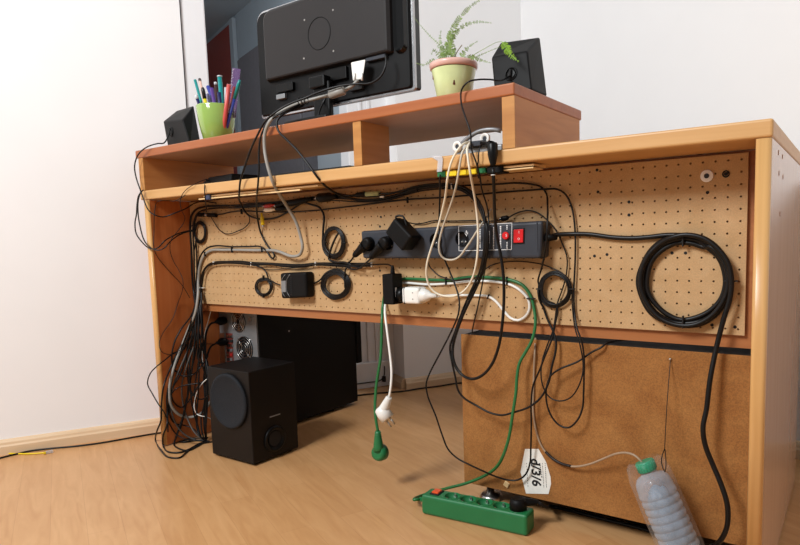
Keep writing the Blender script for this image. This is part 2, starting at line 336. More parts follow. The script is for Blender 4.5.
# ------------------------------------------------------------------ raised shelf on the desk
HX0, HX1, HZ, HT, HD = -.006, 1.2138, .8638, .0219, .316
shelf = thing('monitor_shelf', (.6, .15, H), 'long cherry wood riser shelf standing along the desk back edge', 'shelf')
bm = bm_(); box(bm, (HX0, -.002, HZ-HT), (HX1, HD, HZ), .003, 3)
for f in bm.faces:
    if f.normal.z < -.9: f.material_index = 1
link('shelf_board', bm, [M['shelf'], M['shelfu']], shelf)
for x0, x1 in ((.004, .026), (Y(353.5, 150, 0).x, Y(361.5, 150, 0).x), (Y(502, 120, 0).x, HX1-.001)):
    ye = un(389.5, 150, 0, x1).y if .5 < x0 < 1 else HD-.01
    bm = bm_(); box(bm, (x0, .004, H), (x1, ye, HZ-HT)); lg = link('leg', bm, M['legf'], shelf)
    bm = bm_(); box(bm, (x0, .0005, H), (x1, .0039, HZ-HT-.0005)); link('edge_band', bm, M['leg'], lg)
SZ = HZ

# ------------------------------------------------------------------ drawer cabinet under the desk
CY = .12
cab = thing('drawer_cabinet', (1.3, .35, 0), 'low drawer cabinet with brown hardboard back under the desk right side', 'cabinet')
CX0, CX1, CZ0, CZ1 = 1.0115, 1.6, .0455, .3815
bm = bm_(); box(bm, (CX0, CY+.0042, CZ0+.001), (CX1, .58, CZ1-.001), .001); link('carcass', bm, plain('carcass_painted_shade', (26, 20, 16), .7, spec=.2), cab)  # near-black colour paints in the shade of the gap above the cabinet
bm = bm_(); box(bm, (CX0-.001, CY, CZ0), (CX1, CY+.004, CZ1), .0006); bp_ = link('back_panel', bm, M['hard'], cab)
for fx, fy in ((1.056, .158), (1.54, .158), (1.056, .53), (1.54, .53)):
    bm = bm_(); lathe(bm, (fx, fy, 0), (0, 0, 1), [(.021, 0), (.0235, .003), (.0235, .010), (.020, .015), (.009, .018), (.008, CZ0)], 28); f_ = link('foot', bm, M['steel'], cab); f_['label'] = 'steel screw foot'
# paper label
nY = Vector((0, -1, 0))
poly = [Y(x, y, CY-.0006) for x, y in ((525, 449), (538.5, 449), (546, 462), (550.5, 477), (551, 484), (548.5, 494), (526, 493.5), (520.5, 472))]
bm = bm_(); prism(bm, poly, (0, .0005, 0)); pl = link('paper_label', bm, M['paper'], bp_); pl['label'] = 'cut paper label marked d/3/6'
tA, tB = Y(534.8, 459, CY-.001), Y(536.2, 486, CY-.001); dn = (tB-tA).normalized(); tr = Vector((0, -1, 0)).cross(dn)
text('lettering', 'd/3/6', (tB-tA).length*.5, (tA+tB)/2, dn, -tr if (-tr).x > 0 else tr, M['ink'], pl, bold=.0007)
rng = random.Random(3)
for cx_, n_, h_, w_ in ((541, 8, .0016, .001), (543.8, 16, .0008, .0004), (546.5, 13, .0008, .0004), (528, 9, .0008, .0003)):
    a, b = Y(cx_-1.5, 463, CY-.0009), Y(cx_, 488, CY-.0009)
    if cx_ == 541: b = Y(cx_+.8, 478, CY-.0009)
    bm = bm_()
    for i in range(n_):
        t = i/n_; p = a.lerp(b, t); ln = (b-a).length/n_*rng.uniform(.4, .75); q = p+(b-a).normalized()*ln
        box(bm, (min(p.x, q.x)-w_/2, CY-.0011, min(p.z, q.z)), (max(p.x, q.x)+w_/2+h_*.4, CY-.0007, max(p.z, q.z)))
    link('small_print', bm, M['ink'], pl)
bm = bm_(); a = Y(507, 484, CY); box(bm, a+Vector((-.006, -.004, -.006)), a+Vector((.006, -.0001, .006)), .001, 1, Matrix.Rotation(.5, 3, 'Y')); link('wood_peg', bm, M['slat'], bp_)

# ------------------------------------------------------------------ cable helper
FL = 'f'
def pos(px, py, d, r):
    if d == FL: return Z(px, py, r+.0004)
    if isinstance(d, Vector): return d.copy()
    p = Y(px, py, d)
    xin = XIN+r+.0025
    if p.x < xin and p.y > -.006-r and p.z < .724:
        q = un(px, py, 0, xin)
        p = q if q.y > .004 else Y(px, py, -.008-r)
    if p.z < r: p = Z(px, py, r+.0004)
    if H-T-.003-r < p.z < H+r and -.006-r < p.y < D and -.01 < p.x < W+.01: p = Y(px, py, -.0035-r)
    return p
CAB = {}
def cable(name, label, cat, m, r, pts, group=None, dy=0):
    P = []; last = None
    for t in pts:
        if isinstance(t, Vector): P.append(t); continue
        if len(t) == 3: last = t[2]
        P.append(pos(t[0], t[1], last, r))
    bm = bm_(); tube(bm, P, r, 8); o = link(name, bm, M[m], None); tag(o, label, cat, group); return o, P
def ringpts(cx, cy, rx, ry, y, a0, turns, wob=.06, n=14, seed=1, dstep=.0):
    rg = random.Random(seed); out = []; N = int(n*abs(turns)); s = 1 if turns > 0 else -1
    for i in range(N+1):
        k = 1-wob*(i/N)+rg.uniform(-.02, .02); a = math.radians(a0)+s*2*math.pi*i/n
        out.append((cx+rx*k*math.cos(a), cy+ry*k*math.sin(a), y-dstep*i/N))
    return out
def tie(par, px, py, y, m='cord', w=.0012, hgt=.012, ang=0):
    p = Y(px, py, y); R_ = Matrix.Rotation(ang, 3, 'Y')
    bm = bm_(); box(bm, p+Vector((-w, -.0035, -hgt/2)), p+Vector((w, .0035, hgt/2)), .0005, 1, R_)
    return link('cable_tie', bm, M[m], par)
YP = YF-.004
exec_parts = []
def plate(bm, pts, y, th, bev=0):
    poly = [Y(px, py, y) for px, py in pts]
    if bev and len(poly) == 4:
        b = [p+Vector((0, -th, 0)) for p in poly]; hexa(bm, [poly[3], poly[2], b[2], b[3], poly[0], poly[1], b[1], b[0]], bev)
    else: prism(bm, poly, (0, -th, 0))
def disc(bm, px, py, y, r, th, n=24): lathe(bm, Y(px, py, y), (0, -1, 0), [(r, 0), (r, th*.7), (r*.93, th)], n)

def carve(bm, cut):
    obs = []
    for b in (bm, cut):
        bmesh.ops.recalc_face_normals(b, faces=b.faces); me = bpy.data.meshes.new('t'); b.to_mesh(me); b.free(); o = bpy.data.objects.new('t', me); C.objects.link(o); obs.append(o)
    md = obs[0].modifiers.new('b', 'BOOLEAN'); md.operation = 'DIFFERENCE'; md.object = obs[1]; md.solver = 'EXACT'
    bpy.context.view_layer.update(); me = bpy.data.meshes.new_from_object(obs[0].evaluated_get(bpy.context.evaluated_depsgraph_get()))
    out = bm_(); out.from_mesh(me)
    for o in obs: d = o.data; bpy.data.objects.remove(o); bpy.data.meshes.remove(d)
    return out
# ------------------------------------------------------------------ long power strip on the board
YS = .082
ps = thing('power_strip', Y(455, 257, YF), 'slate grey power strip with two red controls mounted along the perforated board', 'power strip')
c = [Y(360.3, 231, YS), Y(542.5, 220.6, YS), Y(540.5, 258.5, YS), Y(362.3, 258.5, YS)]
bk = [Vector((p.x, YF-.0004, p.z)) for p in c]
bm = bm_(); hexa(bm, [c[3], c[2], bk[2], bk[3], c[0], c[1], bk[1], bk[0]], .006, 3); cut = bm_()
SOCK = ((369.5, 244.5), (388, 243), (411, 241.5), (436, 240.5), (462, 239))
for px, py in SOCK: lathe(cut, Y(px, py, YS)+Vector((0, .0105, 0)), (0, -1, 0), [(.0152, 0), (.0152, .02)], 28)
link('body', carve(bm, cut), M['strip'], ps)
for px, py in SOCK:
    bm = bm_(); o = Y(px, py, YS); lathe(bm, o+Vector((0, -.0002, 0)), (0, -1, 0), [(.0162, 0), (.0162, .0012), (.0152, .0012), (.0148, 0), (.0147, -.009), (.0, -.009)], 28, False, False); sk = link('socket', bm, M['stripd'], ps)
    for s in (-1, 1):
        bm = bm_(); lathe(bm, o+Vector((s*.0045, .0075, -.006)), (0, -1, 0), [(.0022, 0), (.0022, .001), (.001, .0014)], 10); link('contact', bm, M['steel'], sk)
bm = bm_(); q = [(458.8, 226), (512, 223), (511.5, 249.5), (459, 250.8)]
for a, b in zip(q, q[1:]+q[:1]):
    A, B = Y(*a, YS-.0004), Y(*b, YS-.0004); obox(bm, A, (B-A).normalized(), (0, -1, 0), (B-A).normalized().cross(Vector((0, -1, 0))), (0, 0, -.0006), ((B-A).length, .0004, .0006))
lb = link('printed_frame', bm, M['print'], ps)
bm = bm_(); torus(bm, Y(466.5, 233.3, YS-.0005), (0, 1, 0), .0034, .0005, 16, 6, 1, 1); box(bm, Y(466.5, 233.3, YS-.0006)-Vector((.0007, .0003, .006)), Y(466.5, 233.3, YS-.0006)+Vector((.0007, .0003, .006))); box(bm, Y(466.5, 233.3, YS-.0006)-Vector((.003, .0003, .0005)), Y(466.5, 233.3, YS-.0006)+Vector((.003, .0003, .0005))); link('printed_symbol', bm, M['print'], lb)
rg = random.Random(5); bm = bm_()
for px, z0, z1, w in ((480, 229, 248, .0013), (484.5, 227, 244, .0008), (489, 231, 242, .0014), (493.5, 227, 248, .0013), (500.5, 226, 247, .0016), (507, 225, 229, .0012), (507, 242, 248, .0012)):
    y = z0
    while y < z1:
        l = rg.uniform(.8, 1.7); a, b = Y(px, y, YS-.0004), Y(px, y+l, YS-.0004); box(bm, (a.x-w*rg.uniform(.5, 1), a.y-.0003, b.z), (a.x+w, a.y, a.z)); y += l+.45
link('small_print', bm, M['print'], lb)
bm = bm_(); disc(bm, 506.3, 235.6, YS, .0075, .005); fz = link('reset_button', bm, M['red'], ps); fz['label'] = 'round red reset button'
bm = bm_(); plate(bm, [(513.3, 228.6), (524.8, 228), (524.5, 243.5), (513.2, 243.8)], YS, .0016); rk = link('switch_bezel', bm, M['ink'], ps)
bm = bm_(); plate(bm, [(514.2, 229.6), (523.8, 229), (523.5, 242.5), (514.1, 242.8)], YS-.0016, .003, .001); rk2 = link('rocker_switch', bm, M['red'], ps); rk2['label'] = 'red rocker switch'
text('mark', 'I', .0075, Y(519, 232.3, YS-.0049), (1, 0, 0), (0, 0, 1), M['print'], rk2); text('mark', 'O', .0065, Y(518.7, 239, YS-.0049), (1, 0, 0), (0, 0, 1), M['print'], rk2)
text('mark', '5', .008, Y(506.3, 235.6, YS-.0052), (1, 0, 0), (0, 0, 1), M['print'], fz)
bm = bm_(); a = Y(548, 237.5, .1); lathe(bm, a-Vector((.004, 0, 0)), (1, 0, 0), [(.0085, 0), (.0075, .006), (.0052, .022)], 16); link('cord_gland', bm, M['black'], ps)
bm = bm_(); a, b = Y(537, 222.5, YS-.0003), Y(536, 251, YS-.0003); box(bm, (a.x-.0012, YS-.0012, b.z), (a.x+.0012, YS-.0002, a.z)); link('end_rib', bm, M['strip'], ps)
# things plugged into it
def angled_plug(name, label, cat, m, o, axis, lead, r, th, lead_r, group=None, pins=0):
    o, axis = Vector(o), Vector(axis).normalized()
    t = thing(name, o, label, cat, group)
    bm = bm_(); lathe(bm, o, axis, [(r, 0), (r, th*.55), (r*.86, th*.9), (r*.6, th)], 24); link('plug_body', bm, M[m], t)
    s = o+axis*th*.62; e = Vector(lead); bm = bm_()
    tube(bm, [s+(e-s)*.12, s+(e-s)*.45, s+(e-s)*.8, e], lambda u: lead_r*(1.9-1.0*u), 12); sl = link('cord_sleeve', bm, M[m], t)
    bm = bm_()
    for i in range(4): p = s+(e-s)*(.66+.09*i); torus(bm, p, e-s, lead_r*(1.16-.06*i), lead_r*.16, 14, 6)
    link('strain_rib', bm, M[m], sl)
    if pins:
        x = frame_of(axis)[0]; x = Vector(pins).normalized()
        for k in (-1, 1):
            bm = bm_(); cyl(bm, o+x*k*.0085+axis*.001, o+x*k*.0085-axis*.019, .0021, 10); link('pin', bm, M['steel'], t)
    return t
YQ = YS-.0012
angled_plug('power_plug', 'black power plug in the leftmost socket of the slate grey power strip', 'plug', 'black', Y(370, 243, YQ), (-.1, -1, -.05), Y(354.5, 255.5, .088), .0142, .017, .0064)
angled_plug('power_plug', 'black power plug in the second socket from the left, next to the transformer', 'plug', 'black', Y(387.5, 242.5, YQ), (-.1, -1, -.05), Y(371, 257.5, .075), .0142, .018, .0064)
ad = thing('plug_in_transformer', Y(405, 250, YQ), 'bulky black transformer plugged askew into the middle of the grey power strip', 'transformer')
bm = bm_(); o = Y(403, 234.5, .055); ax = Vector((.74, 0, -.67)).normalized(); az = Vector((.67, 0, .74)).normalized(); obox(bm, o, ax, (0, 1, 0), az, (-.031, -.018, -.021), (.031, .0225, .021), .005, 3); link('housing', bm, M['black'], ad)
bm = bm_(); lathe(bm, Y(411.5, 240, YQ), (0, -1, 0), [(.018, 0), (.018, .016), (.016, .018)], 28); link('round_base', bm, M['blacks'], ad)
bm = bm_(); p = o-ax*.03+az*.014; tube(bm, [p+Vector((0, -.004, 0)), p-ax*.006+az*.006+Vector((0, -.006, 0)), p+az*.016+ax*.004, p+az*.012+ax*.016, p+az*.004+ax*.03], .0022); link('cord_loop', bm, M['cord'], ad)

# black block adaptor with the white plug on its right
x0, x1 = Y(382.3, 290, .07).x, Y(393, 290, .07).x; yb = min(.116, un(402.8, 290, 0, x1).y); z0, z1 = Y(393, 304.8, .07).z, Y(393, 274.3, .07).z
ab = thing('block_adaptor', (x0, .09, z0), 'black block adaptor hanging on board below the power strip left end', 'adaptor')
bm = bm_(); box(bm, (x0, .07, z0), (x1, yb, z1), .0025, 3); link('housing', bm, M['black'], ab)
bm = bm_(); zc = (z0+z1)/2; box(bm, (x1-.0002, .078, zc-.017), (x1+.0006, .083, zc+.004)); rl = link('rating_label', bm, M['print'], ab); rl['label'] = 'small white rating label'
bm = bm_(); xm = (x0+x1)/2; lathe(bm, (xm, .09, z1-.001), (0, 0, 1), [(.0058, 0), (.0052, .004), (.0036, .016), (.003, .02)], 14); 
for i in range(3): torus(bm, (xm, .09, z1+.005+i*.004), (0, 0, 1), .0046-.0004*i, .0007, 14, 6)
link('cord_gland', bm, M['black'], ab)
zp = Y(420, 295.5, .09).z; yp = .093; xa = x1+.0004
wp = thing('plug_coupler', (xa, yp, zp), 'white plug pushed into the right side of the black block adaptor', 'plug')
e0 = un(437, 296, 1, yp).x; L_ = e0-xa
bm = bm_(); lathe(bm, (xa, yp, zp), (1, 0, 0), [(.015, 0), (.017, .002), (.0175, L_*.17)], 24); link('collar', bm, M['blacks'], wp)
bm = bm_(); lathe(bm, (xa+L_*.172, yp, zp), (1, 0, 0), [(.0172, L_*.45), (.012, L_*.6), (.0062, L_*.67), (.0042, L_*.83)], 28); box(bm, (xa+L_*.172, yp-.0165, zp-.0185), (xa+L_*.64, yp+.0165, zp+.0185), .006, 3); pbw = link('plug_body', bm, M['white'], wp)
bm = bm_(); box(bm, (xa+L_*.235, yp-.0169, zp-.0189), (xa+L_*.235+.0016, yp+.0169, zp+.0189), .0005); link('seam_band', bm, M['ink'], wp)
bm = bm_()
for s in (-.007, .007): lathe(bm, (xa+L_*.48, yp-.0164, zp+s), (0, -1, 0), [(.0012, 0), (.0012, .0016)], 8)
link('screw', bm, M['greyc'], pbw)
angled_plug('power_plug', 'loose white power plug hanging in the air with bare pins', 'plug', 'white', Y(388, 419, .07), Vector((-.62, -.1, .72)), Y(389.2, 397, .07), .0165, .034, .0068, pins=(.8, -.2, .55))
angled_plug('power_plug', 'loose round green power plug hanging lowest below the desk', 'plug', 'green', Y(382, 452, .078), (.1, -1, .15), Y(377.8, 431, .062), .0195, .022, .0068)

# boxed power supply on the board
pu = thing('power_supply', Y(293, 299, YF), 'small square black power supply strapped to the board among cable coils', 'power supply')
fr = [Y(279.6, 273.2, .093), Y(305.5, 272, .093), Y(306.8, 297.6, .093), Y(281, 298.7, .093)]; bkq = [Vector((p.x, YF-.0005, p.z)) for p in fr]
bm = bm_(); hexa(bm, [fr[3], fr[2], bkq[2], bkq[3], fr[0], fr[1], bkq[1], bkq[0]], .006, 3); link('housing', bm, M['black'], pu)
bm = bm_(); plate(bm, [(281.3, 281), (285.8, 280.6), (286, 292), (281.6, 292)], .0928, .0008); a = link('rating_label', bm, M['sheet'], pu); a['label'] = 'silver rating label'
bm = bm_()
for x in (282.2, 287): tube(bm, [Y(x+3, 274.5, .0925), Y(x, 279, .0925), Y(x, 292, .0925), Y(x+3, 297, .0925)], .0007, 6)
link('rim', bm, M['sheet'], pu)
bm = bm_()
for i in range(9): plate(bm, [(290.5, 277+i*2.1), (292, 277+i*2.1), (292, 277.8+i*2.1), (290.5, 277.8+i*2.1)], .0929, .0008)
link('cooling_rib', bm, M['stripd'], pu)

# ------------------------------------------------------------------ green extension strip on the floor
A, B, D_ = Z(423, 514.5, 0), Z(527, 537.5, 0), Z(533.6, 530.5, 0); A.z = B.z = D_.z = 0
gx = (B-A).normalized(); gy = Vector((-gx.y, gx.x, 0)); gl = (B-A).length; gd = .044; gh = .044
gs = thing('extension_strip', A+gx*gl/2, 'green extension strip with orange switch lying on the floor', 'extension strip')
bm = bm_(); obox(bm, A, gx, gy, Zv, (-.004, 0, .0005), (gl, gd, gh), .006, 3); cut = bm_()
for i in range(5): lathe(cut, A+gx*(.062+i*(gl-.062-.027)/4)+gy*gd*.5+Zv*(gh-.011), Zv, [(.0172, 0), (.0172, .02)], 28)
link('body', carve(bm, cut), M['green'], gs)
bm = bm_(); obox(bm, A, gx, gy, Zv, (.012, gd*.2, gh-.001), (.034, gd*.82, gh+.002), .001); sb = link('switch_bezel', bm, M['ink'], gs)
bm = bm_(); obox(bm, A, gx, gy, Zv, (.015, gd*.3, gh+.001), (.031, gd*.74, gh+.0055), .0015); a = link('rocker_switch', bm, M['orange'], sb); a['label'] = 'orange rocker switch'
gso = []
for i in range(5):
    cx = .062+i*(gl-.062-.027)/4; o = A+gx*cx+gy*gd*.5+Zv*(gh-.0004); gso.append(o)
    bm = bm_(); lathe(bm, o, Zv, [(.0182, .0005), (.0182, .0012), (.0172, .0014), (.0168, 0), (.0167, -.0095), (.0, -.0095)], 28, False, False); sk = link('socket', bm, M['green'], gs)
    for s in (-1, 1):
        bm = bm_(); obox(bm, o+gx*(.004*s-.004)+gy*s*.0125-Zv*.006, gx, gy, Zv, (-.002, -.0012, 0), (.002, .0012, .0062), .0005); link('contact', bm, M['steel'], sk)
bm = bm_(); o = A-gx*.004+gy*gd*.62+Zv*.02; lathe(bm, o, -gx, [(.008, 0), (.007, .006), (.0045, .02)], 14); link('cord_gland', bm, M['green'], gs)
angled_plug('power_plug', 'black power plug in the end socket of the green extension strip', 'plug', 'black', gso[4]+Zv*.0023, (.0, .0, 1), gso[4]+gx*.034+gy*.022+Zv*.012, .0175, .022, .0052)

# ------------------------------------------------------------------ subwoofer and computer tower
sw = thing('subwoofer', (.322, .105, 0), 'black subwoofer with round front grille on the floor under the desk', 'subwoofer')
SX0, SX1, SY0, SY1, SZ1 = .234, .41, .02, .178, .256
bm = bm_(); box(bm, (SX0, SY0, .006), (SX1, SY1, SZ1), .002); link('cabinet', bm, M['sub'], sw)
gc = Y(229.5, 401, SY0); bm = bm_(); lathe(bm, gc+Vector((0, -.0002, 0)), (0, -1, 0), [(.076, 0), (.076, .006), (.07, .0085), (.066, .006), (.0, .010)], 40, True, False); link('grille', bm, M['cone'], sw)
pc_ = un(274.7, 438.5, 0, SX1); bm = bm_(); lathe(bm, pc_+Vector((.0002, 0, 0)), (1, 0, 0), [(.036, 0), (.036, .004), (.031, .006), (.027, .004), (.023, -.0), (.021, -.0)], 32, True, False); prt = link('port_ring', bm, M['blacks'], sw)
bm = bm_(); lathe(bm, pc_+Vector((.0005, 0, 0)), (1, 0, 0), [(.021, 0), (.021, .0008)], 24); link('port_opening', bm, M['ink'], prt)
a = un(275, 415.5, 0, SX1); bm = bm_(); obox(bm, a, (0, 1, 0), (1, 0, 0), Zv, (-.018, 0, -.0015), (.018, .0008, .0015)); lg = link('badge', bm, M['sheet'], sw); lg['label'] = 'small silver badge'
for fx in (SX0+.02, SX1-.02):
    for fy in (SY0+.02, SY1-.02):
        bm = bm_(); lathe(bm, (fx, fy, 0), Zv, [(.009, 0), (.009, .007)], 14); link('foot', bm, M['black'], sw)
tw = thing('computer_tower', (.133, .42, 0), 'black computer tower standing behind the subwoofer with its ports showing', 'computer')
TX0, TX1, TY0, TY1, TZ = .044, .226, .202, .64, .425
bm = bm_(); box(bm, (TX0, TY0+.006, .012), (TX1, TY1-.006, TZ), .002); link('case', bm, M['case'], tw)
bm = bm_(); box(bm, (TX0-.002, TY1-.0055, .15), (TX1+.004, TY1+.022, TZ+.003), .004, 2); link('front_bezel', bm, M['black'], tw)
bm = bm_(); box(bm, (TX0+.002, TY0, .014), (TX1-.002, TY0+.0055, TZ-.003), .0006); rp = link('rear_panel', bm, M['sheet'], tw)
for fx in (TX0+.03, TX1-.03):
    for fy in (TY0+.05, TY1-.12): bm = bm_(); lathe(bm, (fx, fy, 0), Zv, [(.014, 0), (.012, .013)], 14); link('foot', bm, M['black'], tw)
def fan(px, py, r, mh):
    o = Y(px, py, TY0); bm = bm_(); lathe(bm, o+Vector((0, -.0003, 0)), (0, -1, 0), [(r, 0), (r, .001)], 28); f = link('fan', bm, M['ink'], rp)
    bm = bm_()
    for k in range(7):
        a = 2*math.pi*k/7; d = Vector((math.cos(a), 0, math.sin(a))); e = Vector((math.cos(a+.5), 0, math.sin(a+.5)))
        t = [o+d*r*.28+Vector((0, -.0014, 0)), o+d*r*.92+Vector((0, -.0014, 0)), o+e*r*.92+Vector((0, -.0022, 0)), o+e*r*.28+Vector((0, -.0022, 0))]; prism(bm, t, (0, -.0006, 0))
    link('fan_blade', bm, M[mh], f)
    bm = bm_()
    for q in (.3, .52, .74, .97): torus(bm, o+Vector((0, -.004, 0)), (0, 1, 0), r*q, .0009, 24, 6)
    for k in range(4): a = math.pi/4+k*math.pi/2; d = Vector((math.cos(a), 0, math.sin(a))); tube(bm, [o+d*r*.25+Vector((0, -.004, 0)), o+d*r*1.12+Vector((0, -.004, 0))], .001, 6)
    link('wire_guard', bm, M['steel'], f)
fan(238.8, 321.5, .032, 'copper'); fan(245, 348.5, .038, 'stripd')
bm = bm_(); plate(bm, [(226.5, 333), (232.5, 333.5), (234, 364), (227.5, 364)], TY0, .002); io = link('port_plate', bm, M['port'], rp); io['label'] = 'brownish plate of rear ports'
rg = random.Random(11)
for i in range(12):
    bm = bm_(); px = 227.5+(i % 2)*3; py = 335+(i//2)*4.6; plate(bm, [(px, py), (px+2.2, py), (px+2.3, py+2.6), (px+.1, py+2.6)], TY0-.002, .003); link('port', bm, M[rg.choice(['sheet', 'ink', 'rawred', 'steel'])], io)
bm = bm_(); plate(bm, [(219.5, 333), (224.5, 333), (226, 366), (221, 367)], TY0, .0015); link('slot_cover', bm, M['steel'], rp)
bm = bm_(); plate(bm, [(249, 317), (252, 317.3), (252, 321), (249, 321)], TY0, .003); link('power_inlet', bm, M['steel'], rp)
a = un(289, 331, 0, TX1); bm = bm_(); lathe(bm, a, (1, 0, 0), [(.003, 0), (.0026, .001)], 12); link('rivet', bm, M['steel'], tw)
def pc_plug(px, py, px2, py2, label, m='black'):
    o = Y(px, py, TY0-.0045); t = thing('connector', o, label, 'plug'); bm = bm_(); e = Y(px2, py2, TY0-.045); d = (e-o)
    lathe(bm, o, d, [(.012, 0), (.013, .006), (.013, d.length*.5), (.007, d.length*.65), (.005, d.length)], 14); link('shell', bm, M[m], t); return t
pc_plug(224, 320.5, 216, 322, 'black power connector high on the back of the computer tower')
pc_plug(225, 341.5, 217, 343, 'black connector at mid height on the back of the computer tower')

# ------------------------------------------------------------------ bottle on a string
bo = thing('plastic_bottle', Y(665, 520, .062), 'clear ribbed plastic bottle with green cap hanging from the cabinet back', 'bottle')
bA = Y(644, 461, .062); bB = Y(700, 592, .062); bd = (bB-bA).normalized()
bm = bm_(); lathe(bm, bA, bd, [(.0158, 0), (.0168, .002), (.0168, .016), (.0158, .018)], 28)
for i in range(20):
    a = 2*math.pi*i/20; x, y, d = frame_of(bd); e = x*math.cos(a)+y*math.sin(a); tube(bm, [bA+e*.0168+bd*.002, bA+e*.0168+bd*.016], .0006, 4, False)
cp = link('cap', bm, M['cap'], bo); cp['label'] = 'green screw cap'
prof = [(.0135, .0185), (.0145, .022), (.025, .027), (.030, .034), (.0325, .045)]
z = .052
while z < .172:
    prof += [(.0325, z), (.0335, z+.003), (.0337, z+.006), (.0334, z+.009), (.0316, z+.0115), (.0316, z+.0125)]; z += .0138
prof += [(.033, .178), (.031, .184), (.022, .187), (.0, .185)]
bm = bm_(); lathe(bm, bA, bd, prof, 36, True, False); link('bottle_body', bm, M['pet'], bo)
bm = bm_(); t = bmesh.new(); x, y, d = frame_of(bd); bmesh.ops.create_icosphere(t, subdivisions=4, radius=1); rg = random.Random(2)
from mathutils import noise
for v in t.verts: k = 1+.13*noise.noise(v.co*3.1)+.08*noise.noise(v.co*7); c0 = v.co*k; v.co = bA+bd*.112+x*c0.x*.0268+y*c0.y*.0268+bd*c0.z*.064
for f in t.faces: f.smooth = True
merge(bm, t); link('filling', bm, M['fill'], bo)
bm = bm_(); lathe(bm, bA-bd*.004, bd, [(.026, 0), (.034, .008), (.0385, .03), (.0395, .09), (.0395, .195)], 32, False, False); link('film_sleeve', bm, M['film'], bo)
bm = bm_(); s0, s1 = Y(670.5, 359, CY-.002), Y(664.6, 449, .066); s2 = Y(661.5, 463, .05)
tube(bm, [s0, s0.lerp(s1, .5)+Vector((0, -.004, 0)), s1], .0007, 6); tube(bm, [s1, Y(662.3, 455, .05), s2, Y(665, 472, .04), Y(666, 462, .05), s1+Vector((.0005, 0, 0))], .0009, 6); link('string', bm, M['cord'], bo)
bm = bm_(); lathe(bm, Y(670.5, 359, CY-.0002), (0, -1, 0), [(.0022, 0), (.0022, .003), (.001, .0035)], 10); link('nail', bm, M['steel'], bp_)

# ------------------------------------------------------------------ on the shelf: monitor
mo = thing('monitor', (.66, .13, SZ), 'black flat monitor seen from behind on the riser shelf', 'monitor')
YB = .124
m0, m1 = Y(262, 118.5, YB), Y(415.5, 90, YB); mx0, mx1 = m0.x, m1.x; mz0 = (m0.z+m1.z)/2; mz1 = Y(263, 13, YB).z+.004
def rrect(x0, x1, z0, z1, r, n=6, rb=None):
    out = []; rb = r if rb is None else rb
    for cx, cz, a0, rr in ((x1-rb, z0+rb, -90, rb), (x1-r, z1-r, 0, r), (x0+r, z1-r, 90, r), (x0+rb, z0+rb, 180, rb)):
        for k in range(n+1): a = math.radians(a0+90*k/n); out.append((cx+rr*math.cos(a), cz+rr*math.sin(a)))
    return out
def loft(bm, secs, cap=(True, True)):                         # sections: outline + y
    rg = [[bm.verts.new((x, y, z)) for x, z in o] for o, y in secs]; n = len(rg[0])
    for a, b in zip(rg, rg[1:]):
        for i in range(n): bm.faces.new((a[i], a[(i+1) % n], b[(i+1) % n], b[i]))
    if cap[0]: bm.faces.new(rg[0])
    if cap[1]: bm.faces.new(list(reversed(rg[-1])))
    bmesh.ops.recalc_face_normals(bm, faces=bm.faces)
bm = bm_(); loft(bm, [(rrect(mx0, mx1, mz0, mz1, .03, 6, .007), YB), (rrect(mx0, mx1, mz0, mz1, .03, 6, .007), YB+.006)]); link('silver_frame', bm, M['silver'], mo)
bm = bm_(); loft(bm, [(rrect(mx0+.003, mx1-.003, mz0+.003, mz1-.003, .028, 6, .006), YB+.0062), (rrect(mx0+.003, mx1-.003, mz0+.003, mz1-.003, .028, 6, .006), YB+.026)]); link('screen_bezel', bm, M['gloss'], mo)
bm = bm_(); loft(bm, [(rrect(mx0+.004, mx1-.006, mz0+.004, mz1-.004, .028, 6, .006), YB-.0002), (rrect(mx0+.007, mx1-.010, mz0+.007, mz1-.007, .027, 6, .006), YB-.006)]); link('back_recess', bm, M['mond'], mo)
bx1 = Y(385, 40, YB-.024).x; bx0 = Y(264.5, 60, YB-.022).x; bz0 = (Y(264, 79.5, YB-.022).z+Y(388, 51.5, YB-.022).z)/2; bz1 = mz1-.012
bm = bm_(); loft(bm, [(rrect(bx0-.006, bx1+.010, bz0-.003, bz1+.006, .028, 8, .004), YB-.0062), (rrect(bx0-.003, bx1+.008, bz0-.002, bz1+.003, .027, 8, .005), YB-.014), (rrect(bx0, bx1+.002, bz0, bz1-.002, .025, 8, .005), YB-.020), (rrect(bx0+.004, bx1-.002, bz0+.003, bz1-.006, .022, 8, .005), YB-.022)])
bc = link('back_cover', bm, M['mon'], mo)
YC = YB-.022
bm = bm_(); torus(bm, Y(319, 33.5, YC), (0, 1, 0), .037, .0012, 40, 6); link('moulded_ring', bm, M['mond'], bc)
bm = bm_()
for px, py in ((304, 58.5), (333.5, 51), (304.5, 20), (333, 10)): lathe(bm, Y(px, py, YC), (0, -1, 0), [(.0022, -.0005), (.0022, .0006)], 10)
link('mount_screw', bm, M['steel'], bc)
# side scoop right of the cover
a0, a1 = Y(400, 54, YB-.0065), Y(400, -30, YB-.0065)
sc = bm_(); loft(sc, [(rrect(a0.x-.014, a0.x+.022, a0.z, a1.z, .0165, 8), YB-.0062), (rrect(a0.x-.011, a0.x+.018, a0.z+.005, a1.z-.004, .014, 8), YB-.015), (rrect(a0.x-.006, a0.x+.013, a0.z+.011, a1.z-.01, .009, 8), YB-.0085)]); link('side_scoop', sc, M['gloss'], mo)
